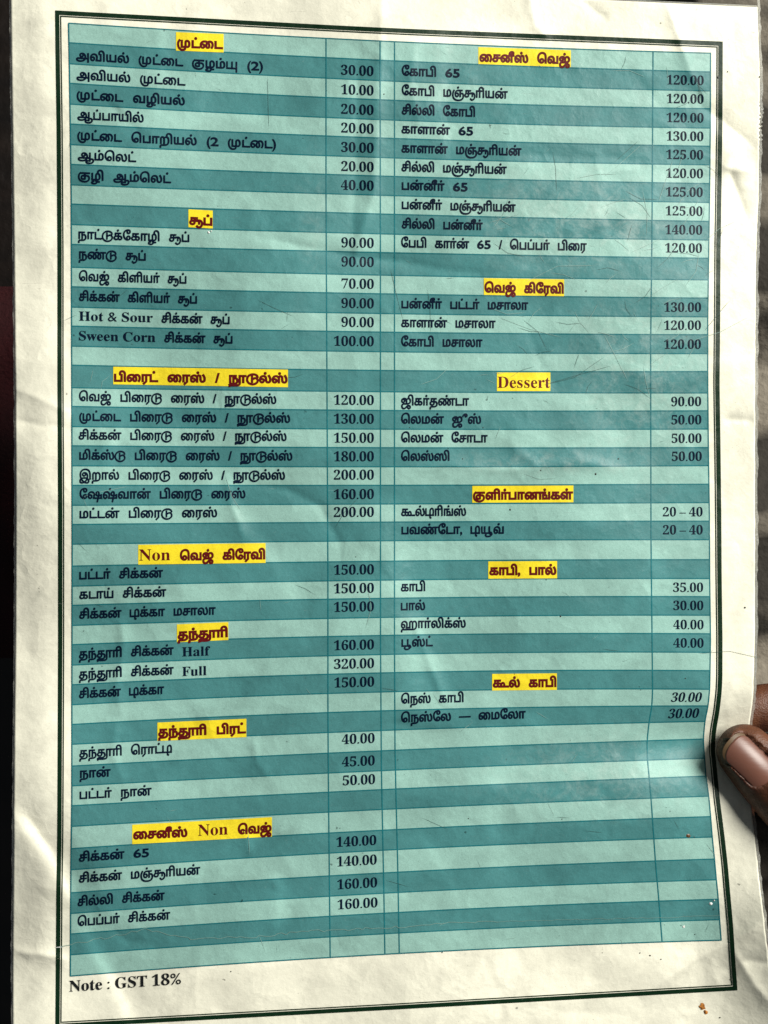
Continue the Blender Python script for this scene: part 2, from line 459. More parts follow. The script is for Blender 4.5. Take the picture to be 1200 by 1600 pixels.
# ------------------------------------------------------------ lettering
OUTLINES = {   # character code: (advance, outlines as x,y,x,y,... in 1/1000 of the type size)
    2949: (1121, [[321,-124,260,-121,206,-114,159,-101,119,-83,87,-61,62,-36,44,-7,33,25,30,77,40,109,49,124,74,149,102,164,142,173,181,176,953,176,956,104,160,102,145,99,129,90,116,70,114,56,120,25,138,-1,167,-22,208,-38,262,-48,327,-51,408,-48,466,-41,518,-28,563,-10,603,12,638,37,667,65,690,96,709,130,726,200,730,251,728,289,710,361,694,394,674,423,649,449,618,469,583,484,518,497,473,496,436,486,406,467,395,453,386,437,379,397,382,374,389,353,402,335,419,321,440,312,465,309,489,312,509,320,525,333,538,351,545,373,547,421,538,460,516,494,501,510,558,527,592,492,617,448,625,414,625,374,616,333,608,315,584,284,552,260,533,252,488,242,434,243,407,249,358,271,338,288,322,309,310,334,302,362,300,393,303,432,313,465,329,493,350,516,376,535,405,549,469,564,503,566,552,563,598,554,639,540,676,521,708,497,737,469,781,404,796,368,814,292,815,217,798,128,775,76,744,30,705,-10,658,-44,605,-73,547,-95,483,-111,415,-121], [947,-154,947,554,1033,554,1033,-154]]),
    2950: (1313, [[321,-124,260,-121,206,-114,159,-101,119,-83,87,-61,62,-36,44,-7,33,25,30,77,40,109,49,124,74,149,102,164,142,173,181,176,953,176,956,104,160,102,145,99,129,90,116,70,114,56,120,25,138,-1,167,-22,208,-38,262,-48,327,-51,408,-48,466,-41,518,-28,563,-10,603,12,638,37,667,65,690,96,709,130,726,200,730,251,728,289,710,361,694,394,674,423,649,449,618,469,583,484,518,497,473,496,436,486,406,467,395,453,386,437,379,397,382,374,389,353,402,335,419,321,440,312,465,309,489,312,509,320,525,333,538,351,545,373,547,421,538,460,516,494,501,510,558,527,592,492,617,448,625,414,625,374,616,333,608,315,584,284,552,260,533,252,488,242,434,243,407,249,358,271,338,288,322,309,310,334,302,362,300,393,303,432,313,465,329,493,350,516,376,535,405,549,469,564,503,566,552,563,598,554,639,540,676,521,708,497,737,469,781,404,796,368,814,292,815,217,798,128,775,76,744,30,705,-10,658,-44,605,-73,547,-95,483,-111,415,-121], [922,-321,842,-316,774,-302,720,-278,680,-245,656,-203,648,-154,655,-117,674,-84,708,-58,755,-43,819,-44,891,-62,877,-127,833,-115,790,-110,755,-115,742,-122,727,-143,725,-157,733,-188,744,-202,780,-226,839,-243,933,-249,988,-247,1039,-240,1085,-228,1125,-211,1160,-190,1188,-164,1208,-134,1221,-100,1225,-63,1222,-36,1214,-13,1200,6,1181,20,1158,28,1131,31,1092,27,1059,17,1033,1,1033,70,1063,85,1099,96,1145,100,1172,98,1224,82,1267,50,1285,28,1298,1,1306,-30,1309,-65,1304,-114,1289,-158,1263,-199,1228,-235,1184,-265,1132,-289,1071,-307,1003,-317], [947,-124,947,554,1033,554,1033,-124]]),
    2951: (1126, [[256,-321,215,-318,178,-311,145,-299,116,-282,92,-260,73,-234,60,-204,52,-171,49,-134,53,-89,65,-47,86,-9,113,25,145,55,183,81,270,120,319,134,371,143,479,151,579,145,625,138,705,115,776,81,835,36,877,-17,892,-46,908,-104,910,-134,904,-188,886,-234,856,-271,814,-299,761,-315,698,-321,652,-319,562,-302,475,-267,399,-224,332,-175,270,-113,242,-79,192,-6,143,85,101,198,87,255,79,316,76,379,79,437,89,493,106,549,129,602,159,652,196,698,240,739,291,774,349,804,414,826,487,839,567,843,645,839,716,828,779,809,835,783,883,749,925,707,949,676,988,607,1016,527,1026,483,1037,380,1038,0,952,0,951,334,941,443,932,491,906,575,867,642,843,671,810,701,772,725,729,744,681,757,627,765,567,768,512,765,460,757,410,743,363,723,320,698,281,667,246,631,217,590,194,544,176,493,166,436,162,375,166,297,187,195,225,100,279,1,330,-66,361,-98,430,-157,467,-183,535,-220,594,-240,624,-245,689,-249,733,-245,768,-234,794,-216,811,-191,821,-162,824,-129,821,-96,810,-65,793,-36,770,-10,744,12,713,31,680,46,605,68,523,78,425,77,374,71,287,49,251,34,193,-4,172,-26,155,-51,136,-102,134,-128,138,-162,148,-192,166,-216,191,-234,225,-245,268,-249,325,-246,352,-243,405,-227,471,-193,509,-168,578,-105,635,-32,675,45,696,110,709,166,714,221,713,295,696,372,682,403,665,429,624,467,580,490,514,497,472,496,431,487,413,479,385,454,376,438,368,399,371,376,378,355,391,337,408,323,429,315,454,312,477,315,497,323,514,336,527,353,534,375,537,402,532,442,525,461,487,515,567,510,584,490,598,465,612,423,615,392,607,339,581,295,563,277,541,263,515,252,452,244,396,252,347,278,311,317,299,341,291,368,289,398,292,434,302,466,319,493,341,516,367,534,399,548,434,558,513,566,573,562,627,549,673,527,712,498,745,461,770,418,788,369,798,314,801,223,785,112,774,73,743,-5,702,-79,650,-145,588,-202,520,-249,434,-288,346,-313]]),
    2965: (825, [[261,-12,186,-4,153,7,123,22,98,40,77,63,61,89,52,119,49,152,52,186,62,218,78,246,101,270,131,290,168,307,214,319,268,326,332,328,545,327,626,319,687,300,736,264,761,227,774,179,776,152,771,105,756,66,731,34,696,11,653,-3,586,-8,534,-3,502,5,521,72,581,62,623,65,647,72,666,85,679,103,687,127,690,156,683,196,675,211,651,233,600,252,540,258,293,257,239,252,196,241,178,232,154,212,146,201,136,171,139,125,152,102,173,84,200,71,232,63,297,61,345,73,381,100,394,120,409,176,411,213,411,482,239,482,239,302,160,286,160,554,683,554,683,482,496,482,495,184,485,121,465,76,452,57,429,34,403,17,373,4,339,-5]]),
    2969: (1044, [[88,0,88,554,604,554,604,482,430,482,430,324,505,356,558,362,618,354,644,343,666,328,684,310,699,288,710,262,718,201,708,132,682,72,804,72,804,0,344,0,344,72,595,72,622,128,632,192,629,224,621,249,607,267,589,279,567,287,522,288,482,276,430,246,430,144,344,144,344,482,174,482,174,0], [733,0,733,72,870,72,870,554,956,554,956,0]]),
    2970: (723, [[261,-12,186,-4,153,7,123,22,98,40,77,63,61,89,52,119,49,152,52,186,62,218,78,246,101,270,131,290,168,307,214,319,268,326,683,328,683,258,293,257,216,247,178,232,165,223,146,201,136,171,135,153,139,125,152,102,173,84,200,71,232,63,269,60,322,66,345,73,364,85,381,101,394,121,409,177,411,213,411,482,239,482,239,302,160,286,160,554,683,554,683,482,496,482,495,184,485,121,465,76,452,57,429,34,403,17,373,4,339,-5]]),
    2974: (1210, [[980,319,1015,316,1046,307,1075,292,1100,270,1122,244,1139,212,1152,174,1159,131,1162,83,1159,26,1150,-26,1134,-73,1113,-116,1087,-154,1056,-188,1021,-217,982,-243,940,-265,848,-297,798,-308,694,-320,534,-318,462,-309,398,-295,340,-276,288,-252,243,-223,203,-191,169,-155,141,-117,100,-33,76,56,70,102,68,170,76,262,100,354,116,398,155,482,199,554,273,510,228,434,209,395,179,318,168,279,156,202,154,163,157,95,166,43,181,-6,202,-51,230,-93,265,-131,306,-164,354,-191,410,-214,473,-231,543,-241,635,-244,756,-236,812,-225,863,-210,909,-190,951,-165,987,-136,1017,-102,1042,-63,1060,-19,1070,30,1074,84,1068,148,1061,174,1039,214,1024,229,986,245,964,247,926,242,862,207,863,281,893,299,932,314], [503,-12,469,-9,437,0,407,14,380,35,356,62,337,96,323,136,314,184,311,239,314,288,322,333,336,373,355,409,378,440,404,468,426,486,477,516,506,528,574,545,657,553,762,554,762,482,617,479,536,462,498,445,468,423,425,371,410,341,392,271,390,232,397,160,416,107,430,88,447,74,486,58,524,57,539,61,565,76,575,87,589,117,594,155,591,186,582,211,568,232,548,246,526,255,500,258,474,256,426,237,382,204,362,184,347,248,369,270,421,306,451,318,482,326,514,328,560,323,599,308,632,284,656,251,671,212,676,165,674,130,667,98,655,70,639,45,619,25,596,9,568,-3,537,-10], [782,0,782,482,746,482,748,554,1038,554,1038,482,868,482,868,0]]),
    2975: (693, [[88,0,88,554,174,554,174,72,676,72,676,0]]),
    2979: (1648, [[249,-12,215,-9,182,0,152,15,125,36,102,63,83,97,69,138,60,187,57,243,62,306,76,363,101,415,134,459,174,497,223,527,279,549,340,562,408,566,500,559,583,536,636,511,662,495,738,423,768,383,793,340,811,293,821,243,825,189,817,110,806,78,791,50,772,28,750,11,724,-2,695,-9,663,-12,627,-9,595,0,569,14,546,33,528,57,505,116,497,186,508,287,527,348,541,377,575,430,612,468,676,516,746,548,784,558,866,566,949,559,1020,536,1063,511,1130,457,1152,434,1189,383,1217,324,1227,293,1238,225,1240,189,1232,110,1221,78,1206,50,1187,28,1164,11,1138,-2,1109,-9,1077,-12,1041,-9,1010,0,984,14,961,33,943,57,930,85,914,149,913,219,917,252,931,314,957,373,975,402,1020,458,1065,495,1107,517,1153,534,1212,547,1287,553,1631,554,1631,482,1461,482,1461,0,1375,0,1375,482,1249,480,1178,469,1113,440,1075,414,1057,395,1041,372,1016,317,1001,255,996,189,998,147,1005,113,1017,88,1033,70,1052,60,1074,56,1110,64,1134,89,1148,123,1155,182,1148,254,1129,319,1101,374,1066,416,1019,453,990,469,960,480,899,492,832,491,797,487,733,467,702,451,651,409,619,362,597,307,585,248,581,189,583,147,590,113,602,88,618,70,637,60,660,56,696,64,709,75,727,105,739,162,737,233,727,281,710,325,686,365,657,401,621,433,554,468,480,486,398,492,351,489,308,480,269,465,235,445,206,420,182,391,163,358,148,322,139,283,136,233,143,158,163,105,177,87,212,64,253,56,286,61,312,76,330,101,336,117,340,155,337,186,328,211,314,232,295,246,273,255,247,258,221,256,172,237,128,204,108,184,93,248,115,270,168,306,198,318,229,326,261,328,306,323,345,308,378,284,402,251,417,212,422,165,420,130,413,98,401,70,385,45,365,25,342,9,314,-3,283,-10]]),
    2980: (825, [[261,-12,186,-4,153,7,123,22,98,40,77,63,61,89,52,119,49,152,52,186,62,218,78,246,101,270,131,290,168,307,214,319,268,326,380,328,533,326,585,319,632,307,674,289,710,265,739,235,760,198,773,152,777,98,774,56,766,18,752,-15,733,-44,681,-94,633,-121,607,-131,546,-146,431,-155,246,-157,192,-166,157,-187,142,-210,134,-242,136,-317,54,-321,47,-243,54,-191,75,-149,88,-133,116,-111,156,-94,205,-86,458,-81,500,-77,566,-63,614,-42,650,-13,673,20,681,39,690,81,689,136,683,162,672,184,657,202,640,218,597,240,548,252,494,257,293,257,239,252,196,241,165,223,146,201,140,187,135,153,139,125,152,102,173,84,200,71,232,63,297,61,345,73,364,85,381,101,394,121,409,177,411,213,411,482,239,482,239,302,160,286,160,554,683,554,683,482,496,482,495,184,485,121,465,76,452,57,429,34,403,17,373,4,339,-5]]),
    2984: (789, [[557,362,590,359,621,350,650,336,675,316,697,290,716,259,730,222,738,181,741,134,738,78,729,31,715,-8,695,-41,671,-69,620,-108,569,-131,540,-139,473,-151,435,-154,246,-157,207,-162,179,-172,157,-187,137,-225,133,-263,136,-317,54,-321,47,-243,54,-191,75,-149,88,-133,116,-111,156,-94,205,-86,389,-83,504,-71,555,-55,575,-43,610,-14,622,2,643,44,650,69,655,131,649,193,642,218,618,257,602,271,583,281,536,289,517,288,480,277,430,247,427,322,485,350,507,357], [88,0,88,554,609,554,609,482,434,482,434,0,348,0,348,482,174,482,174,0]]),
    2985: (1234, [[249,-12,215,-9,182,0,152,15,125,36,102,63,83,97,69,138,60,187,57,243,62,306,76,363,101,415,134,459,174,497,223,527,279,549,340,562,408,566,500,559,583,536,636,511,662,495,741,420,769,382,793,339,811,292,821,242,825,189,817,110,806,78,791,50,772,28,750,11,724,-2,695,-9,663,-12,627,-9,595,0,569,14,546,33,528,57,515,85,499,149,498,221,502,254,518,317,543,375,559,402,600,454,650,495,692,517,738,534,797,547,872,553,1217,554,1217,482,1047,482,1047,0,961,0,961,482,833,480,761,468,728,456,681,430,642,394,626,371,601,315,586,253,581,189,583,147,590,113,602,88,618,70,637,60,660,56,696,64,719,89,733,123,740,182,737,233,727,281,710,325,686,365,657,401,621,433,589,453,554,468,480,486,398,492,351,489,308,480,269,465,235,445,206,420,182,391,163,358,148,322,139,283,138,193,152,129,177,87,194,73,232,58,270,57,300,68,322,87,330,101,339,135,337,186,328,211,314,232,295,246,273,255,247,258,196,249,149,222,108,184,93,248,115,270,168,306,198,318,229,326,261,328,306,323,345,308,378,284,402,251,417,212,422,165,420,130,413,98,401,70,385,45,365,25,342,9,314,-3,283,-10]]),
    2986: (778, [[88,0,88,554,174,554,174,72,604,72,604,554,690,554,690,0]]),
    2990: (858, [[580,566,627,562,668,549,703,528,732,499,756,463,774,421,787,373,794,320,795,217,782,142,770,111,754,84,734,60,700,34,660,16,582,3,88,0,88,554,174,554,174,72,400,72,401,393,405,426,420,477,445,515,480,543,523,560], [578,494,545,489,526,478,508,458,494,427,486,338,486,72,575,74,610,80,639,91,662,106,680,127,693,153,702,185,707,223,707,308,696,382,685,414,671,441,654,464,633,481,607,491]]),
    2991: (963, [[354,0,354,554,440,554,440,72,789,72,789,554,875,554,875,0], [240,-11,195,-5,158,11,143,22,115,58,98,101,89,170,88,554,174,554,174,193,178,140,191,97,209,76,226,67,246,62,277,63,295,68,329,88,360,125,358,39,328,15,289,-4]]),
    2992: (640, [[231,-212,174,-159,367,24,367,482,174,482,174,0,88,0,88,554,623,554,623,482,453,482,453,0]]),
    2994: (1013, [[249,-12,215,-9,182,0,152,14,125,35,102,62,83,97,69,138,60,186,57,242,60,294,68,341,81,384,99,423,121,457,147,486,176,511,209,531,244,546,319,564,359,566,424,560,489,541,518,524,562,483,589,440,598,416,611,359,614,327,621,188,628,152,640,121,658,95,681,77,726,63,765,64,804,78,821,91,835,109,856,160,861,195,861,280,856,321,835,395,803,462,738,547,816,600,854,546,887,491,914,434,934,374,946,311,950,244,947,190,939,143,926,102,907,67,883,39,854,16,820,1,781,-9,737,-12,683,-6,659,1,636,11,597,38,577,61,561,88,538,159,532,202,526,324,517,373,501,419,472,455,442,475,404,488,355,492,311,488,272,477,237,459,207,434,182,403,162,367,148,326,139,281,136,232,143,158,163,105,177,87,212,64,253,56,286,61,312,76,330,101,336,117,340,155,337,186,328,211,314,232,295,246,273,255,247,258,221,256,172,237,128,204,108,184,93,248,115,270,168,306,198,318,229,326,261,328,306,323,345,308,378,284,402,251,417,212,422,165,420,130,413,98,401,70,385,45,365,25,342,9,314,-3,283,-10]]),
    2997: (1044, [[249,-12,215,-9,182,0,152,15,125,36,102,63,83,97,69,138,60,187,57,243,62,310,76,370,100,422,131,466,168,502,212,530,260,550,311,562,364,566,412,563,456,556,495,544,529,527,559,506,584,482,605,454,635,391,644,355,651,280,645,201,627,133,603,72,870,72,870,554,956,554,956,0,515,0,511,63,538,117,549,150,561,226,560,314,552,354,538,390,519,421,496,446,468,466,435,480,399,489,360,492,315,488,275,477,240,459,209,434,184,403,163,368,148,328,139,284,136,237,143,160,163,107,177,87,212,64,253,56,285,61,311,76,321,87,335,117,340,155,337,186,328,211,314,232,295,246,273,255,247,258,221,256,172,237,128,204,108,184,93,248,115,270,168,306,198,318,229,326,261,328,306,323,345,308,378,284,402,251,417,212,422,165,420,130,413,98,401,70,385,45,365,25,342,9,314,-3,283,-10]]),
    2995: (1070, [[249,-12,215,-9,182,0,152,15,125,36,102,63,83,97,69,138,60,187,57,243,60,295,68,343,82,386,100,424,122,457,149,486,179,511,211,531,246,546,320,564,358,566,437,558,481,543,520,523,555,497,542,401,491,451,463,469,431,482,395,489,355,492,312,488,274,477,239,459,209,434,183,403,163,368,148,328,139,284,138,195,143,160,163,107,177,87,194,73,232,58,270,57,286,61,312,76,330,101,336,117,340,155,337,186,328,211,314,232,295,246,273,255,247,258,221,256,172,237,128,204,108,184,93,248,115,270,168,306,198,318,229,326,261,328,306,323,345,308,378,284,402,251,417,212,422,165,420,130,413,98,401,70,385,45,365,25,342,9,314,-3,283,-10], [537,0,537,416,549,494,549,554,1053,554,1053,482,883,482,883,0,797,0,797,482,623,482,623,0]]),
    2996: (858, [[580,566,627,562,668,549,703,528,732,499,756,463,774,421,787,373,794,320,795,217,782,142,770,111,754,84,734,60,700,34,660,16,582,3,88,0,88,554,174,554,174,72,400,72,401,393,405,426,420,477,445,515,480,543,523,560], [578,494,545,489,526,478,508,458,494,427,486,338,486,72,575,74,610,80,639,91,662,106,680,127,693,153,702,185,707,223,707,308,696,382,685,414,671,441,654,464,633,481,607,491], [220,-61,290,-66,282,-133,233,-130,190,-136,160,-153,152,-167,149,-185,151,-202,169,-227,199,-242,237,-249,333,-250,361,-246,407,-230,442,-205,497,-125,523,-109,570,-101,645,-113,619,-120,583,-140,560,-166,536,-209,500,-256,451,-291,421,-304,385,-313,343,-319,269,-321,209,-317,153,-303,130,-294,99,-272,70,-227,63,-186,68,-150,83,-120,107,-95,138,-76,176,-65], [549,-166,466,-131,432,-101,409,-58,400,0,485,0,490,-35,503,-62,527,-81,548,-88,592,-94,739,-94,739,-166]]),
    2993: (869, [[570,566,618,562,661,549,699,528,731,499,757,463,778,419,793,368,802,309,805,244,802,168,791,101,774,45,751,-3,723,-44,690,-77,635,-113,571,-136,502,-150,465,-153,244,-157,205,-162,177,-172,155,-187,135,-225,131,-263,134,-317,52,-321,45,-243,52,-191,73,-149,86,-133,114,-111,154,-94,203,-86,425,-83,525,-71,566,-59,603,-43,634,-22,660,5,680,38,696,79,707,126,714,182,714,304,707,352,697,392,682,425,664,451,643,470,619,483,592,491,546,493,514,486,486,470,462,442,446,404,438,319,438,0,352,0,352,321,347,405,336,445,320,470,289,490,262,494,235,490,205,472,188,447,177,406,172,327,172,0,86,0,88,399,100,463,127,510,154,537,171,548,209,562,255,566,303,560,343,541,376,511,390,491,411,443,390,450,410,491,442,526,462,540,510,559]]),
    2972: (1022, [[331,566,416,558,450,547,478,533,521,499,549,460,559,439,541,430,566,482,600,522,644,550,670,559,729,566,776,563,818,553,855,537,886,515,912,487,933,455,947,418,956,378,959,335,950,254,939,221,905,166,856,123,792,93,716,75,632,66,332,59,271,50,223,34,204,22,175,-5,166,-20,155,-54,151,-93,153,-129,161,-160,173,-185,207,-222,249,-242,292,-248,345,-243,368,-236,408,-214,443,-184,558,-70,612,-35,674,-14,710,-9,751,-7,799,-11,844,-24,884,-47,917,-79,938,-121,946,-174,937,-228,926,-252,891,-289,844,-313,817,-319,760,-320,735,-316,695,-300,664,-277,652,-263,629,-214,625,-181,628,-151,635,-125,648,-102,705,-41,772,-55,735,-90,714,-127,707,-168,715,-209,726,-227,741,-241,762,-249,789,-252,813,-249,825,-245,845,-230,860,-207,865,-173,860,-138,844,-113,821,-96,778,-81,733,-77,675,-83,631,-105,589,-140,527,-210,480,-256,427,-291,368,-313,297,-321,246,-318,201,-307,163,-290,131,-267,106,-239,87,-206,74,-170,66,-133,65,-60,71,-29,95,24,112,46,156,83,213,109,316,130,614,137,725,150,781,169,804,181,838,212,860,253,870,304,871,334,863,397,852,422,820,461,800,475,777,485,726,493,691,489,660,478,635,457,614,423,608,404,601,352,600,205,513,205,509,353,504,379,486,424,474,443,440,472,419,483,367,495,302,495,265,488,217,470,200,460,174,437,150,395,142,348,144,321,152,298,164,279,181,264,204,255,234,252,258,254,280,262,298,274,311,291,319,311,320,357,304,396,290,412,272,425,230,442,178,448,242,494,299,482,325,471,347,456,383,419,395,396,402,370,404,342,399,297,384,259,358,227,324,203,283,189,235,184,200,186,168,194,141,206,117,222,98,241,72,289,63,345,67,390,79,430,100,465,128,495,161,520,199,540,241,554,285,563]]),
    2999: (1345, [[909,566,961,560,983,553,1018,533,1032,519,1044,503,1060,467,1069,406,1066,354,1051,270,912,-284,833,-262,965,264,979,352,980,430,974,453,963,471,948,484,930,491,909,494,884,491,862,482,843,466,829,444,821,416,818,382,820,354,827,329,839,308,855,291,875,277,924,258,984,252,1045,255,1083,264,1116,278,1144,294,1188,328,1269,328,1269,0,780,0,798,72,1188,72,1192,247,1145,216,1079,191,1041,184,949,183,885,194,830,216,785,249,754,294,743,321,735,384,744,448,756,476,771,501,791,523,815,542,843,555,874,563], [249,-12,215,-9,182,0,152,15,125,36,102,63,83,97,69,138,60,187,57,243,62,310,76,370,100,422,131,466,168,502,212,530,260,550,311,562,364,566,412,563,456,556,495,544,529,527,559,506,584,482,605,454,635,391,644,355,651,280,649,239,637,166,603,72,869,72,867,0,515,0,511,63,538,117,549,150,561,226,560,314,552,354,538,390,519,421,496,446,468,466,435,480,399,489,360,492,315,488,275,477,240,459,209,434,184,403,163,368,148,328,139,284,136,237,143,160,163,107,177,87,212,64,253,56,285,61,311,76,321,87,335,117,340,155,337,186,328,211,314,232,295,246,273,255,247,258,221,256,172,237,128,204,108,184,93,248,115,270,168,306,198,318,229,326,261,328,306,323,345,309,378,286,402,253,417,213,422,165,420,130,413,98,401,70,385,45,365,25,342,9,314,-3,283,-10]]),
    3000: (1285, [[249,-12,215,-9,182,0,152,14,125,35,102,62,83,97,69,138,60,186,57,242,60,294,68,341,81,384,99,423,121,457,147,486,176,511,209,531,244,546,319,564,393,564,453,552,479,540,528,507,569,459,587,430,558,433,575,478,603,518,642,548,665,558,719,566,765,561,804,546,837,521,853,501,876,453,888,385,893,189,904,136,915,114,941,85,981,66,1015,62,1057,69,1076,78,1093,91,1107,109,1128,160,1135,237,1128,321,1106,395,1074,462,1033,520,1009,547,1087,600,1125,546,1158,491,1186,434,1206,374,1218,311,1222,244,1219,190,1211,143,1198,102,1179,67,1155,38,1126,16,1092,1,1053,-9,1009,-12,955,-6,908,10,869,38,844,69,833,89,816,134,806,188,800,362,794,413,775,464,755,484,742,490,714,494,678,485,652,463,630,418,623,351,623,0,537,0,535,332,520,394,494,437,477,453,440,477,421,484,379,491,311,488,272,477,237,459,207,434,182,403,162,367,148,326,139,281,136,232,143,158,163,105,177,87,212,64,253,56,285,61,311,76,329,101,339,135,340,155,337,186,328,211,314,232,295,246,273,255,247,258,196,249,149,222,108,184,93,248,115,270,168,306,198,318,229,326,261,328,306,323,345,308,378,284,402,251,417,212,422,165,420,130,413,98,401,70,385,45,365,25,342,9,314,-3,283,-10]]),
    3001: (1619, [[1320,566,1368,562,1411,549,1449,528,1481,499,1507,463,1528,419,1543,368,1552,309,1555,244,1552,168,1541,101,1524,45,1501,-3,1473,-44,1440,-77,1414,-96,1354,-126,1321,-136,1252,-150,1177,-155,224,-159,179,-172,157,-187,149,-198,137,-225,134,-242,136,-317,54,-321,47,-243,54,-191,63,-169,88,-133,104,-119,129,-104,171,-91,245,-84,1175,-83,1275,-71,1316,-59,1353,-43,1384,-22,1410,5,1430,38,1446,79,1457,126,1464,182,1466,247,1458,352,1447,392,1432,425,1414,451,1393,470,1369,483,1342,491,1314,494,1264,486,1236,470,1212,442,1196,404,1188,319,1188,0,1102,0,1102,321,1097,405,1086,445,1070,470,1039,490,1012,494,985,490,964,480,947,463,931,428,922,328,922,0,836,0,838,399,850,463,877,510,904,537,921,548,959,562,1005,566,1053,560,1093,541,1126,511,1140,491,1161,443,1140,450,1160,491,1192,526,1212,540,1260,559], [249,-12,215,-9,182,0,152,15,125,36,102,63,83,97,69,138,60,187,57,243,62,310,76,370,100,422,131,466,168,502,212,530,260,550,311,562,364,566,412,563,456,556,495,544,529,527,559,506,584,482,605,454,635,391,644,355,651,280,649,239,637,166,603,72,869,72,867,0,515,0,511,63,538,117,549,150,561,226,560,314,552,354,538,390,519,421,496,446,468,466,435,480,399,489,360,492,315,488,275,477,240,459,209,434,184,403,163,368,148,328,139,284,136,237,143,160,163,107,177,87,212,64,253,56,285,61,311,76,321,87,335,117,340,155,337,186,328,211,314,232,295,246,273,255,247,258,221,256,172,237,128,204,108,184,93,248,115,270,168,306,198,318,229,326,261,328,306,323,345,308,378,284,402,251,417,212,422,165,420,130,413,98,401,70,385,45,365,25,342,9,314,-3,283,-10]]),
    3006: (640, [[88,0,88,554,623,554,623,482,453,482,453,0,367,0,367,482,174,482,174,0]]),
    3007: (262, [[-79,843,-44,841,20,826,74,794,98,773,126,738,148,691,157,661,165,627,173,541,174,0,88,0,85,556,70,645,54,687,34,718,2,746,-16,756,-58,767,-108,766,-154,752,-172,739,-200,706,-213,662,-214,618,-207,576,-182,515,-273,515,-294,575,-301,636,-293,701,-283,729,-253,775,-234,793,-189,821,-136,838]]),
    3008: (0, [[-168,843,-115,839,-72,828,-37,809,-12,783,3,753,8,718,4,680,-9,649,-30,625,-57,608,-88,597,-123,594,-159,597,-190,607,-216,624,-235,646,-247,673,-251,705,-242,759,-233,779,-205,818,-154,796,-172,771,-184,732,-181,693,-171,675,-145,659,-123,656,-90,663,-69,684,-62,713,-65,734,-74,751,-90,764,-111,773,-162,780,-201,778,-248,769,-285,752,-314,728,-334,697,-346,663,-350,626,-347,591,-338,561,-324,535,-408,529,-425,589,-425,653,-412,708,-384,756,-342,797,-284,826,-211,841]]),
    3014: (901, [[400,-12,351,-9,306,1,263,17,223,39,187,66,154,99,125,137,101,179,82,227,68,279,60,334,57,393,61,465,73,530,94,589,121,642,153,689,191,730,233,764,277,792,325,815,374,831,424,840,475,843,571,834,611,823,646,808,707,768,751,719,768,690,793,620,802,578,812,476,813,0,727,0,724,476,714,563,696,633,683,661,648,709,604,741,546,761,475,768,440,766,366,748,328,732,292,710,258,683,226,650,198,611,175,565,157,512,147,452,144,345,149,308,165,240,177,210,207,158,245,117,289,86,313,75,383,59,443,61,470,71,493,87,510,109,520,138,523,173,520,201,512,226,499,248,480,264,457,274,430,277,403,274,380,265,361,249,347,228,338,202,336,147,347,102,356,81,384,43,326,27,293,68,278,93,266,121,259,154,257,192,265,245,276,270,310,311,334,327,362,339,395,347,464,347,519,329,542,313,580,269,592,240,600,208,602,173,599,132,590,97,575,67,554,42,530,22,502,7,470,-4]]),
    3015: (720, [[451,-12,398,-9,347,0,299,16,253,37,211,64,173,97,139,136,110,181,87,231,70,287,59,348,56,415,60,482,71,543,89,599,113,649,143,694,179,734,219,767,263,794,312,816,364,831,418,840,475,843,551,835,585,825,616,811,642,792,664,769,680,740,690,706,693,667,691,634,683,605,671,579,654,556,634,538,611,523,585,512,524,504,463,513,437,524,397,557,371,602,365,628,365,684,382,735,396,757,427,792,484,774,460,740,444,685,446,637,453,615,466,597,483,584,503,577,526,574,551,577,572,586,590,601,602,620,610,642,610,690,595,726,566,752,527,767,455,772,424,770,351,751,284,717,254,693,202,635,182,600,165,561,152,518,145,470,142,418,151,321,162,278,196,203,243,144,270,120,332,85,400,63,455,58,513,64,553,81,581,109,596,149,596,201,588,225,576,247,559,263,537,273,510,276,486,273,464,264,446,250,432,229,423,203,421,147,432,102,441,81,468,43,406,27,389,46,360,92,349,119,342,150,342,215,360,268,375,290,418,325,445,337,476,344,510,346,542,344,597,326,620,311,640,291,657,268,669,240,677,208,679,173,676,132,666,97,649,67,627,42,600,22,568,7,532,-4]]),
    3016: (1160, [[249,-12,215,-9,182,0,152,15,125,36,102,63,83,97,69,138,60,187,57,243,62,306,76,363,101,415,134,459,174,497,223,527,279,549,340,562,408,566,499,559,582,536,634,512,659,497,734,430,766,389,792,343,810,294,821,243,825,189,823,147,817,110,806,78,791,50,772,28,750,11,724,-2,695,-9,663,-12,627,-9,595,0,569,14,546,33,528,57,505,116,497,186,503,260,510,294,531,355,545,383,578,434,597,457,640,498,668,518,727,549,793,564,828,566,887,562,938,549,981,527,1017,497,1046,462,1068,422,1084,377,1093,330,1095,236,1083,158,1062,91,1035,36,1005,-12,933,32,971,98,987,135,999,176,1006,223,1008,276,1006,318,998,356,986,391,969,421,948,446,923,466,893,480,859,489,821,492,765,487,719,470,696,456,673,439,636,392,608,340,591,284,582,222,583,147,590,113,602,88,618,70,637,60,660,56,696,64,719,89,733,123,740,182,737,233,727,281,710,325,686,365,657,401,621,433,554,468,518,479,440,491,351,489,308,480,269,465,235,445,206,420,182,391,163,358,148,322,139,283,136,239,143,158,163,105,177,87,213,64,254,56,286,61,312,76,330,101,336,117,340,155,337,186,328,211,314,232,295,246,273,255,247,258,196,249,149,222,108,184,93,248,115,270,168,306,198,318,229,326,261,328,306,323,345,308,378,284,402,251,417,212,422,165,420,130,413,98,401,70,385,45,365,25,342,9,314,-3,283,-10]]),
    3021: (0, [[-278,678,-312,686,-326,697,-337,710,-345,745,-337,779,-326,793,-312,804,-278,812,-244,804,-230,793,-219,779,-211,745,-219,710,-230,697,-244,686]]),
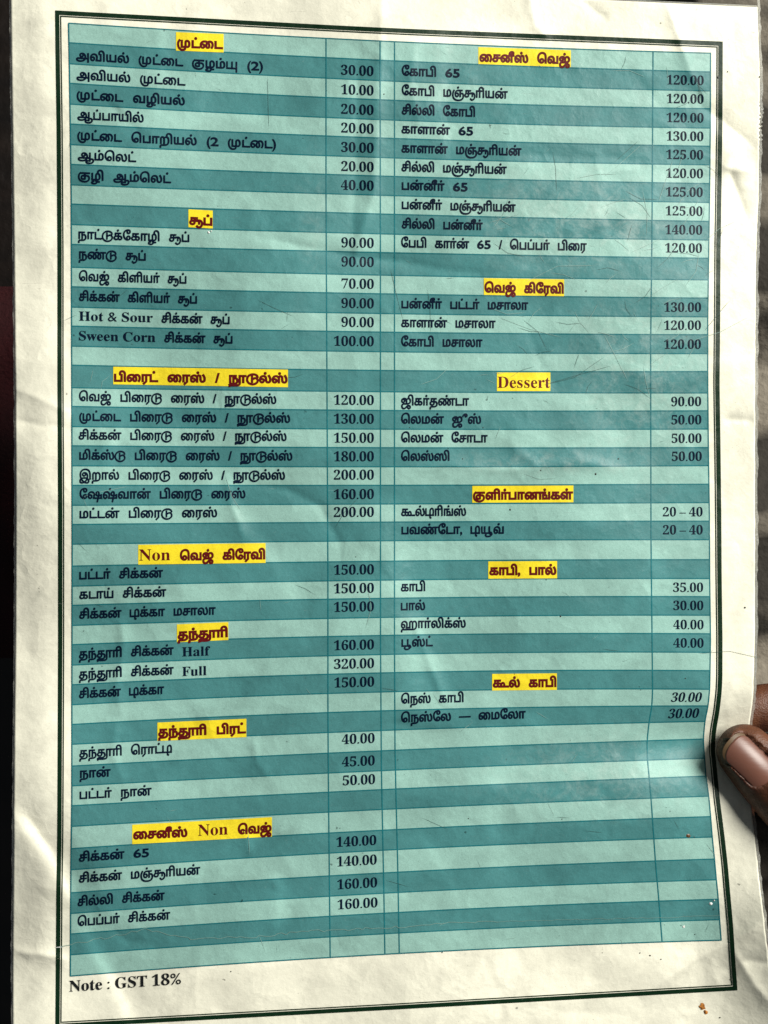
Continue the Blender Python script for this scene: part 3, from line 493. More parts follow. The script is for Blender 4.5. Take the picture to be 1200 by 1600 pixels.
    100072: (779, [[23,0,23,26,54,29,77,36,93,47,103,64,109,88,111,120,109,593,103,615,93,631,77,642,24,653,24,678,360,678,360,653,304,643,293,637,278,618,271,564,271,373,509,373,509,564,502,618,497,629,477,643,420,653,420,678,755,678,755,653,724,649,701,642,686,632,677,616,671,594,669,564,671,90,677,66,687,49,702,37,725,29,755,26,755,0,420,0,420,26,474,36,490,46,501,62,507,86,509,120,509,329,271,329,271,120,273,88,279,64,289,47,305,36,329,29,360,26,360,0]]),
    100111: (501, [[251,-15,209,-11,170,-1,135,17,104,41,77,70,56,105,40,143,31,185,28,229,31,275,40,317,56,356,77,390,104,419,135,443,170,460,208,471,250,474,292,471,330,460,365,443,396,420,422,391,444,357,460,318,469,276,472,229,469,183,460,141,444,102,422,68,396,39,366,16,331,-1,293,-12], [251,17,276,22,296,35,311,58,324,121,327,229,325,307,319,365,309,403,295,426,275,440,251,445,225,440,205,426,191,403,182,365,176,307,174,230,178,122,191,58,206,35,226,22]]),
    100116: (340, [[184,-14,148,-11,119,-1,98,16,84,39,75,69,72,106,72,415,30,415,30,446,131,550,192,631,215,631,215,462,309,462,309,415,215,415,215,122,219,88,229,67,250,60,272,66,291,83,307,111,331,98,294,36,245,-2]]),
    100083: (581, [[64,-16,64,235,93,235,112,169,136,115,166,74,202,45,244,28,293,22,328,26,358,36,383,54,401,77,411,103,415,133,406,174,379,209,335,238,189,313,147,344,115,376,92,411,79,450,74,494,77,533,86,568,100,600,119,627,143,650,172,669,203,683,238,691,275,694,318,691,446,662,461,666,471,676,477,694,505,694,505,475,480,475,455,543,417,599,370,639,317,659,289,662,257,659,230,650,208,635,191,615,181,592,178,566,181,541,190,520,204,501,224,484,250,467,415,387,447,367,473,347,509,303,529,255,535,198,532,157,522,120,505,86,481,56,452,32,418,12,379,-3,335,-12,253,-14,219,-9,126,18,103,11,91,-16]]),
    100117: (558, [[195,-15,153,-10,121,3,97,26,81,57,71,96,68,144,67,390,59,421,36,435,17,438,17,462,211,462,213,94,217,80,235,60,263,53,292,58,318,73,340,98,339,392,329,422,319,430,282,438,282,462,482,462,483,84,493,58,517,46,536,44,536,19,478,15,412,4,340,-15,340,60,301,20,277,5,224,-13]]),
    100114: (428, [[27,0,27,24,45,26,68,38,74,48,78,83,77,397,69,425,61,431,30,437,31,462,217,462,217,375,256,429,302,463,325,471,347,474,373,472,394,465,410,453,422,437,429,418,431,396,423,362,402,339,369,331,341,337,300,380,281,387,267,384,254,375,241,360,230,339,222,286,224,63,229,48,249,31,294,24,294,0]]),
    100119: (647, [[182,-15,25,394,9,424,-16,437,-16,462,206,462,206,437,178,431,171,419,171,401,248,189,314,350,288,422,275,434,250,439,250,462,481,462,481,437,458,433,445,425,440,408,500,210,575,401,575,418,566,430,530,439,530,462,663,462,663,439,640,432,620,400,453,-15,430,-15,332,293,208,-15]]),
    100101: (448, [[229,-15,192,-12,157,-1,126,16,98,39,74,68,55,102,41,141,32,185,29,234,32,279,41,320,56,358,76,391,101,420,130,443,162,460,197,471,234,474,287,468,333,449,371,417,399,374,415,321,421,247,174,247,188,145,229,83,297,63,335,70,370,92,402,128,424,108,370,40,305,-1], [173,286,300,286,295,389,288,413,277,429,261,439,240,442,203,427,180,380]]),
    100110: (567, [[27,0,27,24,58,31,67,38,77,64,78,83,77,396,68,423,46,436,28,438,28,462,220,462,220,398,260,440,308,466,362,474,434,456,478,403,492,315,492,83,496,50,511,31,541,24,541,0,301,0,301,24,331,31,345,50,350,83,350,323,346,368,341,384,333,395,320,402,302,404,272,398,245,380,220,350,221,64,224,49,238,31,268,24,268,0]]),
    100067: (697, [[382,-16,318,-11,259,4,205,30,157,64,116,106,83,156,59,212,44,273,39,340,44,406,59,467,84,523,117,572,158,614,207,648,262,673,321,688,386,693,434,689,488,676,557,651,577,648,599,653,614,668,624,693,650,693,650,459,625,459,599,517,568,566,531,606,489,636,443,654,395,660,294,624,234,516,214,337,236,169,303,69,414,35,454,38,494,49,533,67,571,91,606,121,638,158,666,132,589,50,494,0]]),
    100068: (738, [[30,0,30,26,79,35,94,44,103,59,108,81,110,557,108,592,102,618,91,635,75,645,22,653,22,678,330,678,440,668,532,639,604,590,656,523,687,439,697,339,657,151,538,38,340,0], [331,36,391,44,439,70,476,112,502,171,517,247,522,341,501,510,438,611,332,645,310,643,282,631,272,599,271,573,272,82,282,51,293,43,309,38]]),
    100115: (429, [[225,-15,196,-12,109,13,95,10,84,1,76,-13,53,-13,53,157,79,157,91,118,107,85,129,58,154,38,181,26,209,22,251,30,277,53,284,68,286,87,280,113,262,136,232,156,127,211,101,231,81,252,67,275,58,300,55,328,60,368,74,403,97,433,128,456,165,470,210,475,234,473,317,454,336,463,343,475,363,475,363,330,340,330,328,363,312,391,293,413,271,429,247,438,222,441,186,434,173,426,158,401,158,371,172,346,199,325,285,282,341,246,360,226,373,202,380,174,383,141,378,96,364,58,340,27,307,4,269,-10]]),
    100097: (512, [[379,-15,337,-8,310,15,298,52,251,16,199,-6,142,-13,110,-10,82,0,60,17,43,39,33,65,30,94,37,135,59,172,95,203,146,231,213,257,296,283,296,359,288,405,278,421,264,432,244,438,220,440,184,436,162,426,155,408,177,369,183,344,181,327,164,301,150,291,115,284,80,292,67,303,51,333,52,374,60,395,73,415,114,446,171,467,205,472,241,474,305,470,356,457,392,435,416,404,431,363,436,313,437,66,442,55,453,51,477,62,490,41,456,10,419,-9], [225,50,259,61,296,94,296,252,229,225,189,183,176,125,181,83,198,58]]),
    100108: (297, [[27,0,27,24,45,26,68,38,74,48,78,83,77,612,70,639,62,647,30,654,30,678,221,678,222,64,230,39,238,31,268,24,268,0]]),
    100102: (318, [[22,0,22,24,50,29,70,44,76,63,78,109,78,412,24,412,24,462,78,462,78,526,83,575,99,616,126,649,162,673,206,687,259,692,298,689,331,680,357,664,376,644,388,621,392,595,390,575,384,559,363,537,349,531,317,531,303,536,282,554,277,567,276,596,294,644,291,653,282,658,250,658,237,651,229,640,221,605,220,462,303,462,303,412,220,412,222,70,227,51,235,38,249,30,269,26,297,24,297,0]]),
    100070: (602, [[23,0,23,26,54,31,77,39,93,50,103,67,109,92,111,558,109,590,103,614,92,630,75,641,52,648,21,653,21,678,586,678,586,476,562,476,543,547,529,574,511,596,489,613,462,626,389,640,324,642,288,637,281,633,274,619,271,368,323,372,356,384,381,403,400,431,414,468,423,516,450,516,450,176,424,176,415,229,401,270,382,299,357,318,323,329,271,333,271,120,275,79,287,51,298,42,330,31,382,26,382,0]]),
    100078: (735, [[600,-16,159,521,161,86,167,62,177,46,192,36,216,29,248,26,248,0,27,0,27,26,81,35,92,41,106,62,112,95,113,271,113,578,54,645,27,653,27,678,233,678,582,251,582,562,579,602,575,617,560,637,534,647,493,653,493,678,714,678,714,653,683,650,660,643,645,633,636,616,630,592,628,-16]]),
    100071: (756, [[399,-15,330,-10,267,5,211,29,161,62,119,104,86,153,61,209,46,272,41,341,46,407,61,468,86,524,119,573,160,614,208,648,262,673,320,688,383,693,436,689,492,677,560,652,577,649,587,650,604,660,624,693,651,693,651,458,625,458,591,532,545,592,490,635,460,649,430,657,398,660,297,624,237,517,217,339,223,243,240,163,268,101,306,55,354,28,410,19,444,21,470,29,489,41,501,58,508,79,510,190,508,218,501,239,490,254,472,263,410,271,410,295,745,295,745,271,694,263,680,254,671,240,664,191,664,43,576,11,488,-9]]),
    100084: (630, [[137,0,137,26,169,28,194,35,212,46,223,63,230,88,232,645,173,640,131,625,97,601,70,567,52,524,43,473,16,473,16,678,611,678,611,472,586,472,558,568,496,626,392,645,394,87,401,62,412,45,429,34,454,28,488,26,488,0]]),
    100048: (559, [[280,-10,223,-5,175,10,135,36,102,71,77,114,58,165,45,223,37,288,34,359,37,430,45,494,58,552,77,603,102,645,135,679,175,704,224,719,281,724,335,719,382,704,422,679,454,645,480,602,500,552,514,494,522,429,525,358,522,287,514,223,500,165,480,114,454,71,421,36,381,10,334,-5], [280,55,313,64,337,91,353,135,362,195,368,270,370,358,368,446,362,520,353,580,338,624,314,650,281,659,248,650,223,624,207,580,197,520,191,446,189,358,197,195,207,135,223,91,247,64]]),
    100049: (559, [[97,0,97,53,195,55,217,67,228,96,229,619,161,544,140,528,120,518,100,515,85,517,59,535,44,568,42,589,85,603,136,626,266,718,378,718,379,99,388,70,397,61,411,55,510,53,510,0]]),
    100050: (559, [[35,0,35,103,221,294,278,365,298,397,324,457,331,487,337,553,335,588,328,616,316,637,300,651,281,660,259,663,228,658,205,644,188,620,176,586,169,543,167,490,131,493,101,500,75,513,55,531,43,557,39,589,42,612,50,635,83,675,107,692,137,706,172,716,259,724,328,719,385,704,430,680,462,646,482,606,488,558,483,512,476,490,434,418,386,361,277,250,130,110,383,112,416,128,429,142,439,159,454,210,513,210,508,0]]),
    100051: (559, [[243,-10,155,-2,121,7,92,19,69,34,51,52,31,90,28,110,31,133,40,153,54,168,91,186,113,188,117,149,128,117,147,92,172,74,202,64,236,60,278,66,297,73,315,84,342,118,357,172,359,207,355,243,341,274,319,301,288,322,250,334,142,338,142,400,208,400,247,404,279,418,304,441,321,471,332,506,335,547,333,580,326,609,314,632,298,649,277,660,252,663,230,660,212,653,198,641,178,605,169,559,166,508,128,510,96,518,70,530,51,547,40,569,36,597,42,630,61,660,92,687,135,708,190,720,257,724,323,719,380,705,426,682,460,649,481,609,488,561,483,519,468,481,444,449,412,421,376,398,335,381,389,366,416,355,465,322,485,300,501,274,510,242,513,206,511,167,503,133,491,104,474,78,454,56,430,37,374,10,311,-5]]),
    100052: (559, [[180,0,180,53,230,54,249,59,266,66,279,78,287,98,290,186,13,186,13,247,297,714,436,714,436,252,540,252,540,186,436,186,439,98,447,78,460,66,496,54,531,53,531,0], [83,252,290,252,291,489,297,619,228,491]]),
    100053: (559, [[245,-10,158,-2,98,20,76,35,60,53,42,91,42,132,50,150,62,163,78,172,120,180,131,124,151,91,165,78,183,68,205,62,230,60,272,67,309,87,324,103,345,150,351,182,353,220,349,266,337,303,318,332,291,352,257,364,217,368,154,363,106,350,60,368,92,714,470,714,475,532,418,532,402,586,389,600,378,603,156,604,140,419,188,430,250,434,322,428,384,410,436,381,475,339,498,285,506,220,503,179,496,143,483,111,465,84,445,60,421,41,366,12,305,-5]]),
    100054: (559, [[293,-10,246,-6,202,6,163,27,129,55,100,93,76,139,59,194,48,257,45,330,47,384,62,485,76,530,115,610,140,643,170,671,204,694,242,711,284,721,370,722,434,709,476,684,490,668,505,633,507,614,504,594,495,576,480,560,458,547,427,539,387,536,382,596,362,646,351,657,338,663,321,665,284,657,253,635,227,597,207,545,193,479,186,401,240,427,292,437,324,438,381,432,429,414,470,384,500,342,518,291,524,231,518,164,498,106,466,57,420,20,363,-3], [296,56,320,60,340,74,357,96,369,127,377,169,379,221,376,270,368,310,355,340,336,361,314,373,287,377,269,375,230,362,186,329,190,242,201,172,219,121,241,85,267,63]]),
    100055: (559, [[165,0,431,605,168,605,138,599,119,582,110,554,104,504,44,504,49,714,526,714,526,665,250,0]]),
    100056: (559, [[273,-10,221,-7,175,2,136,16,103,35,76,59,56,86,42,116,33,148,30,182,34,223,48,258,71,288,101,314,177,361,140,385,109,412,85,440,67,471,57,505,53,542,63,602,75,631,93,657,117,679,148,698,186,712,232,721,285,724,350,719,403,702,445,675,474,639,492,597,498,549,494,512,482,480,462,454,434,431,363,387,417,358,460,328,491,297,512,264,525,228,529,189,522,131,499,82,462,43,411,14,348,-4], [302,421,343,453,356,472,365,494,372,551,367,588,354,622,331,649,299,664,279,666,254,662,233,652,216,634,204,611,196,584,194,554,197,522,206,495,222,474,270,438], [278,47,310,51,337,63,360,82,377,107,387,137,390,172,386,203,375,230,356,254,291,298,244,321,204,286,175,240,168,211,165,178,168,142,179,110,196,84,219,63,246,51]]),
    100057: (559, [[227,-10,158,-3,131,7,92,33,79,49,65,84,63,103,68,129,84,149,112,160,123,132,154,84,175,67,201,56,232,53,306,85,353,182,373,343,338,309,316,295,291,284,263,277,231,275,177,281,130,299,90,328,59,369,41,420,35,482,38,528,47,570,62,609,83,642,110,671,142,694,178,711,219,721,264,724,311,720,354,708,393,689,428,661,457,625,482,580,500,526,510,462,514,388,512,334,507,283,485,187,469,145,448,107,423,73,393,44,359,21,320,4,276,-7], [274,347,316,355,334,366,350,379,373,414,369,491,360,553,344,600,323,632,299,651,270,657,243,652,221,638,204,615,191,582,183,539,180,488,190,410,222,363]]),
    100046: (219, [[109,111,79,103,57,81,49,51,57,21,79,-1,109,-9,139,-1,161,21,169,51,161,81,139,103]]),
    100058: (219, [[109,458,79,450,57,428,49,398,57,368,79,346,109,338,139,346,161,368,169,398,161,428,139,450], [109,111,79,103,57,81,49,51,57,21,79,-1,109,-9,139,-1,161,21,169,51,161,81,139,103]]),
    100038: (625, [[495,339,450,262,422,229,326,339,398,399,438,458,451,521,430,596,372,649,287,669,195,649,134,595,112,512,123,455,151,401,189,354,105,296,49,229,28,153,52,71,114,13,200,-9,265,0,336,32,416,93,494,0,620,0,482,160,529,220,567,281,593,339], [356,161,308,119,260,91,210,81,169,91,139,117,126,153,140,201,180,244,245,289], [208,521,218,554,244,577,282,586,322,577,350,552,360,516,353,482,327,446,271,405,242,438,218,478]]),
    100037: (680, [[502,222,542,211,570,183,581,143,570,103,542,75,502,64,462,75,434,103,423,143,434,183,462,211], [502,296,425,275,370,220,349,143,370,66,425,11,502,-10,579,11,634,66,655,143,634,220,579,275], [602,691,527,691,78,-10,153,-10], [178,690,101,669,46,614,25,537,46,460,101,405,178,384,255,405,310,460,331,537,310,614,255,669], [178,616,218,605,246,577,257,537,246,497,218,469,178,458,138,469,110,497,99,537,110,577,138,605]]),
    100047: (281, [[8,-9,78,-9,274,691,204,691]]),
    100040: (323, [[167,232,183,404,231,557,311,694,258,694,155,559,88,400,64,232,88,64,155,-95,258,-230,311,-230,231,-93,183,60]]),
    100041: (323, [[156,232,140,60,92,-93,12,-230,65,-230,168,-95,235,64,259,232,235,400,168,559,65,694,12,694,92,557,140,404]]),
    100044: (219, [[59,-118,124,-84,163,-32,176,26,167,77,143,111,105,123,75,116,54,95,46,66,52,37,69,18,95,10,97,-29,85,-69,59,-99]]),
    100045: (323, [[283,267,40,267,40,174,283,174]]),
    108211: (500, [[509,285,-9,285,-9,221,509,221]]),
    108212: (1000, [[1009,285,-9,285,-9,221,1009,221]]),
    200054: (500, [[317,691,168,558,75,402,44,233,72,106,149,22,264,-9,365,19,437,93,465,195,440,297,372,368,274,394,232,390,167,366,212,461,285,547,376,616], [146,265,184,287,217,298,254,301,312,287,352,250,367,196,353,137,315,98,258,84,192,106,148,168]]),
    200053: (500, [[404,682,101,682,101,327,230,331,311,285,340,207,321,145,270,101,199,84,149,90,99,106,50,134,50,33,106,9,159,-5,215,-9,330,20,409,96,438,209,408,322,323,400,190,423,190,594,404,594]]),
    200050: (500, [[466,93,205,93,328,249,396,369,417,478,390,589,318,664,209,691,155,684,102,662,48,626,48,503,101,558,153,587,202,595,262,578,304,534,319,467,314,416,298,371,271,321,200,216,34,7,34,0,466,0]]),
}

GL = {}
for code, (adv, outl) in OUTLINES.items():
    if code >= 200000: key = 'Ls' + chr(code - 200000)
    elif code >= 100000: key = 'L' + chr(code - 100000)
    else: key = chr(code)
    GL[key] = (float(adv), [np.array(q, float).reshape(-1, 2) for q in outl])


def ribbon(pts, w=76, smooth=True):
    """a monoline pen stroke as a closed outline"""
    P = np.array(pts, float)
    if smooth and len(P) > 2:
        Q = np.vstack([2 * P[0] - P[1], P, 2 * P[-1] - P[-2]])
        R = []
        for i in range(1, len(Q) - 2):
            a, b, c, d = Q[i - 1:i + 3]
            for t in np.arange(0, 1, .2):
                R.append(.5 * ((2 * b) + (c - a) * t + (2 * a - 5 * b + 4 * c - d) * t * t + (3 * b - a - 3 * c + d) * t ** 3))
        P = np.vstack([R, P[-1:]])
    T = np.gradient(P, axis=0)
    T /= np.hypot(T[:, 0], T[:, 1])[:, None] + 1e-9
    Nn = np.c_[-T[:, 1], T[:, 0]] * w / 2
    return np.vstack([P + Nn, (P - Nn)[::-1]])


def area2(P):
    x, y = P[:, 0], P[:, 1]
    return float(np.sum(x * np.roll(y, -1) - np.roll(x, -1) * y))


for k in ('Ls6', 'Ls5', 'Ls2'):        # the wide plain figures
    GL[k] = (GL[k][0] * 1.4, [q * np.array([1.4, .95]) for q in GL[k][1]])
for k, (adv, loops) in list(GL.items()):
    if loops:
        big = max(loops, key=lambda q: abs(area2(q)))
        if area2(big) > 0:
            GL[k] = (adv, [q[::-1] for q in loops])


def part(k, dx=0, sx=1.0):
    return [np.c_[q[:, 0] * sx + dx, q[:, 1]] for q in GL[k][1]]


LIG = {
    'மு': (1110, part('ம', 230, .98) + [ribbon([(190, 590), (90, 430), (60, 220), (110, 0), (250, -160), (430, -205),
                                                (600, -150), (650, 20)])]),
    'கு': (1030, [ribbon([(250, 533), (950, 533)], 76, False), ribbon([(560, 533), (560, 60)], 76, False),
                  ribbon([(560, 300), (420, 330), (300, 290), (265, 190), (305, 90), (430, 50), (560, 70)]),
                  ribbon([(560, 300), (720, 325), (860, 270), (905, 130), (860, -20), (700, -130), (480, -160),
                          (240, -100), (80, 50), (45, 250), (90, 430), (200, 560)])]),
    'டு': (1000, [ribbon([(900, 420), (840, 560), (640, 650), (380, 640), (150, 500), (55, 250), (130, 20), (360, -130),
                          (640, -125), (860, 20), (905, 190), (820, 330), (660, 350), (480, 250)]),
                  ribbon([(450, 520), (450, 20)], 76, False)]),
    'பு': (990, part('ப', 0, .80) + [ribbon([(500, 38), (900, 38)], 76, False),
                                     ribbon([(880, 560), (880, -250)], 80, False)]),
    'சூ': (1080, part('ச', 0, .93) + [ribbon([(560, 320), (820, 335), (960, 260), (1010, 90), (960, -90), (840, -200),
                                              (700, -210), (590, -110)]),
                                      ribbon([(780, 320), (780, 50)], 70, False)]),
    'பூ': (1030, part('ப', 0, 1.0) + [ribbon([(520, 30), (380, -60), (360, -170), (500, -240), (700, -220), (860, -120),
                                              (900, 10), (820, 90), (740, 30), (800, -50), (960, -60)])]),
    'யூ': (1200, part('ய', 0, 1.0) + [ribbon([(640, 30), (500, -70), (500, -180), (640, -240), (860, -220), (1010, -120),
                                              (1050, 10), (960, 90), (880, 30), (940, -50), (1100, -60)])]),
    'நூ': (1420, part('ந') + part('ா', 760) + [ribbon([(60, -150), (140, -215), (420, -235), (720, -225), (875, -140),
                                                        (903, 60)])]),
    'தூ': (1430, part('த') + part('ா', 790) + [ribbon([(60, -150), (140, -215), (440, -235), (750, -225), (900, -140),
                                                        (930, 60)])]),
    'கூ': (1430, part('க') + [ribbon([(740, 60), (770, 240), (880, 330), (1000, 260), (1030, 38)]),
                              ribbon([(600, 38), (1400, 38)], 76, False)]),
    'ஜூ': (1480, part('ஜ') + [ribbon([(1020, 540), (1100, 690), (1260, 760), (1400, 700), (1410, 590), (1310, 540),
                                      (1240, 610), (1290, 680)], 60)]),
    'டி': (930, [ribbon([(80, 570), (80, 38)], 76, False), ribbon([(42, 38), (860, 38)], 76, False),
                 ribbon([(600, -190), (500, -150), (500, -20), (500, 250), (520, 480), (650, 580), (790, 510), (830, 300),
                         (800, 60)])]),
}
GL.update(LIG)
CONS = set('கஙசஞடணதநனபமயரலவளழறஜஷஸஹ')


def tokens(text):
    """visual order of the glyphs of a run"""
    out = []
    i = 0
    while i < len(text):
        c = text[i]
        if c in CONS:
            s = text[i + 1] if i + 1 < len(text) else ''
            n = text[i + 2] if i + 2 < len(text) else ''
            if s == 'ெ' or s == 'ே' or s == 'ை':
                out += [s, c]; i += 2
            elif s == 'ொ':
                out += ['ெ', c, 'ா']; i += 2
            elif s == 'ோ':
                out += ['ே', c, 'ா']; i += 2
            elif c + s in LIG:
                out += [c + s]; i += 2
            elif s == 'ி':
                out += [('ா' if c == 'ர' else c), 'ி']; i += 2
            elif s == 'ீ':
                out += [c, 'ீ']; i += 2
            elif s == '்':
                out += [('ா' if c == 'ர' else c), '்']; i += 2
            elif s == 'ா':
                out += [c, 'ா']; i += 2
            else:
                out += [c]; i += 1
        else:
            out.append(c); i += 1
    return out


def layout(text, gap=760, wide=False):
    """list of (glyph, x offset); digits between Tamil words come from the plain set"""
    res = []
    x = 0.0
    prev = (0, 0)
    for t in tokens(text):
        if t == ' ':
            x += gap; continue
        if t == '_':
            x += 250; continue
        key = t if t in GL else ('Ls' if wide and t in '652' else 'L') + t
        adv, loops = GL[key]
        allp = np.vstack(loops)
        if t == '்':
            mid = (allp[:, 0].min() + allp[:, 0].max()) / 2
            res.append((key, (prev[0] + prev[1]) / 2 - mid)); continue
        if t == 'ீ':
            res.append((key, x - 30)); continue
        ox = x
        res.append((key, ox))
        prev = (x + max(allp[:, 0].min(), 0), x + allp[:, 0].max())
        x += adv
    return res


CDT = {}


def glyph_tris(key, fat):
    ck = (key, fat)
    if ck in CDT:
        return CDT[ck]
    loops = []
    for q in GL[key][1]:
        keep = np.hypot(*(q - np.roll(q, 1, 0)).T) > 1.5
        q = q[keep]
        if len(q) < 3: continue
        if fat:
            e = np.roll(q, -1, 0) - q
            n = np.c_[-e[:, 1], e[:, 0]]; n /= np.hypot(*n.T)[:, None] + 1e-9
            m = n + np.roll(n, 1, 0)
            l2 = np.maximum((m ** 2).sum(1), .9)
            q = q + fat * 2 * m / l2[:, None]
        loops.append(q)
    P = []; E = []
    for q in loops:
        b = len(P)
        P += [Vector(v) for v in q]
        E += [(b + i, b + (i + 1) % len(q)) for i in range(len(q))]
    lo = np.min([q.min(0) for q in loops], 0); hi = np.max([q.max(0) for q in loops], 0)
    for gx in np.arange(lo[0] + 60, hi[0], 210):
        for gy in np.arange(lo[1] + 60, hi[1], 210):
            P.append(Vector((gx + 3.1, gy + 2.3)))
    vs, es, fs = geometry.delaunay_2d_cdt(P, E, [], 0, 1e-3)[:3]
    V = np.array([tuple(v) for v in vs])
    F = np.array([tuple(f) for f in fs if len(f) == 3])
    C = V[F].mean(1)
    wind = np.zeros(len(C))
    for q in loops:
        a, b = q, np.roll(q, -1, 0)
        for (x0, y0), (x1, y1) in zip(a, b):
            up = (y0 <= C[:, 1]) & (y1 > C[:, 1]); dn = (y0 > C[:, 1]) & (y1 <= C[:, 1])
            cr = (x1 - x0) * (C[:, 1] - y0) - (C[:, 0] - x0) * (y1 - y0)
            wind += (up & (cr > 0)); wind -= (dn & (cr < 0))
    F = F[wind != 0]
    a = V[F]
    ar = (a[:, 1, 0] - a[:, 0, 0]) * (a[:, 2, 1] - a[:, 0, 1]) - (a[:, 2, 0] - a[:, 0, 0]) * (a[:, 1, 1] - a[:, 0, 1])
    F = np.where((ar < 0)[:, None], F[:, ::-1], F)
    used = np.unique(F)
    rm = -np.ones(len(V), int); rm[used] = np.arange(len(used))
    CDT[ck] = (V[used], rm[F])
    return CDT[ck]


def text_mesh(runs):
    """runs: (layout, x0, x1 or (scale,'r'), baseline function of x, units->px in y, fat, slant)"""
    V = []; F = []; nb = 0
    for lay, x0, x1, base, ys, fat, slant in runs:
        if not lay: continue
        lo = min(np.vstack(GL[k][1])[:, 0].min() + o for k, o in lay) - fat
        hi = max(np.vstack(GL[k][1])[:, 0].max() + o for k, o in lay) + fat
        if isinstance(x1, tuple):          # right aligned at x0 with a given scale
            xs = x1[0]; x0 = x0 - (hi - lo) * xs
        else:
            xs = (x1 - x0) / (hi - lo)
        for j, (k, o) in enumerate(lay):
            gv, gf = glyph_tris(k, fat)
            X = x0 + (gv[:, 0] + o - lo) * xs + slant * gv[:, 1] * ys
            Y = base(X) - gv[:, 1] * ys
            V.append(on_page(X, Y, .19 + .006 * (j % 3)))
            F.append(gf + nb)
            nb += len(gv)
    return np.vstack(V), np.vstack(F)


def text_part(name, runs, mat, parent):
    V, F = text_mesh(runs)
    return mesh_obj(name, V, F, mat, parent)


# ------------------------------------------------------------ the menu sheet
menu = tag(empty('menu_card'), 'worn laminated restaurant menu page with teal striped price table and yellow headings', 'menu')


def sheet_grid(xl, xr, yt, yb, nx, ny, off):
    """grid between two side curves x(y) and two end curves y(x)"""
    u = np.linspace(0, 1, nx + 1); v = np.linspace(0, 1, ny + 1)
    U, Vv = np.meshgrid(u, v)
    X = 20 + U * 1160.0
    Y = yt(X) + Vv * (yb(X) - yt(X))
    for _ in range(3):
        X = xl(Y) + U * (xr(Y) - xl(Y))
        Y = yt(X) + Vv * (yb(X) - yt(X))
    P = on_page(X.ravel(), Y.ravel(), off)
    n = nx + 1
    F = [(j * n + i, (j + 1) * n + i, (j + 1) * n + i + 1, j * n + i + 1) for j in range(ny) for i in range(nx)]
    return P, F, X, Y


rim_noise = table_of([(y, random.Random(y).uniform(-1.2, 1.2)) for y in range(-60, 1760, 7)], k=3)
tear = lambda y: 2.2 * np.exp(-((y - 195) / 28) ** 2) * np.sin(y * .9)
P, F, X, Y = sheet_grid(PG_L, lambda y: PG_R(y) + .35 * rim_noise(y) + tear(y), PG_T, PG_B, 400, 560, 0.0)
page = mesh_obj('paper_sheet', P, F, M_PAPER, menu)
so = page.modifiers.new('thickness', 'SOLIDIFY'); so.thickness = .00028; so.offset = -1

# clear film that sticks out all round the paper
mf, nt, p = new_mat('clear_film')
p.inputs['Base Color'].default_value = (.80, .80, .72, 1)
p.inputs['Roughness'].default_value = .22
p.inputs['Transmission Weight'].default_value = .75
p.inputs['IOR'].default_value = 1.2
nb_ = nt.nodes.new('ShaderNodeBump'); nb_.inputs['Distance'].default_value = .0004
nn = nt.nodes.new('ShaderNodeTexNoise'); nn.inputs['Scale'].default_value = 900; nn.inputs['Detail'].default_value = 5
tcn = nt.nodes.new('ShaderNodeTexCoord')
nt.links.new(tcn.outputs['Object'], nn.inputs['Vector']); nt.links.new(nn.outputs['Fac'], nb_.inputs['Height'])
nt.links.new(nb_.outputs[0], p.inputs['Normal'])
FV = []; FF = []
ys_ = np.arange(-40, 1690, 3.0)
for side in (0, 1):
    b0 = sum(len(a) for a in FV)
    for c in range(4):
        if side:
            X = PG_R(ys_) + .35 * rim_noise(ys_) + tear(ys_) + .4 + c * (1.3 + .4 * rim_noise(ys_ + 9))
        else:
            X = PG_L(ys_) - .4 - c * (.75 + .2 * rim_noise(ys_ + 5))
        FV.append(on_page(X, ys_, -.14 - .10 * c * (1 + .5 * np.sin(ys_ * .11))))
    n = len(ys_)
    for c in range(3):
        for j in range(n - 1):
            q = (b0 + c * n + j, b0 + c * n + j + 1, b0 + (c + 1) * n + j + 1, b0 + (c + 1) * n + j)
            FF.append(q)
xs_ = np.arange(14, 1186, 3.0)
b0 = sum(len(a) for a in FV)
for c in range(3):
    FV.append(on_page(xs_, PG_T(xs_) - .4 - c * 1.1, -.14 - .1 * c))
n = len(xs_)
for c in range(2):
    for j in range(n - 1):
        FF.append((b0 + c * n + j, b0 + c * n + j + 1, b0 + (c + 1) * n + j + 1, b0 + (c + 1) * n + j))
mesh_obj('film_edge', np.vstack(FV), FF, mf, menu)


def strip(name, fx, fy, t, w0, w1, mat, off, parent, vertical):
    """a printed line: along t, from offset w0 to w1 across"""
    if vertical:
        a = on_page(fx(t) + w0, t, off); b = on_page(fx(t) + w1, t, off)
    else:
        a = on_page(t, fy(t) + w0, off); b = on_page(t, fy(t) + w1, off)
    V = np.vstack([a, b]); n = len(t)
    F = [(i, i + n, i + n + 1, i + 1) for i in range(n - 1)]
    return mesh_obj(name, V, F, mat, parent)


def fix_up(o):
    """every printed face looks up"""
    me = o.data
    if len(me.polygons) and sum(p.normal.z for p in me.polygons) < 0:
        me.flip_normals()
    return o


# coloured rows
for k in range(47):
    nx, ny = 260, 8
    U, Vv = np.meshgrid(np.linspace(0, 1, nx + 1), np.linspace(0, 1, ny + 1))
    X = 110 + U * 1000
    for _ in range(3):
        Y = row_y(k, X) * (1 - Vv) + row_y(k + 1, X) * Vv
        X = COL_A(Y) + U * (COL_E(Y) - COL_A(Y))
    P = on_page(X.ravel(), Y.ravel(), .08)
    n = nx + 1
    F = [(j * n + i, (j + 1) * n + i, (j + 1) * n + i + 1, j * n + i + 1) for j in range(ny) for i in range(nx)]
    fix_up(mesh_obj('dark_row' if k % 2 else 'light_row', P, F, M_DARK if k % 2 else M_LIGHT, menu))
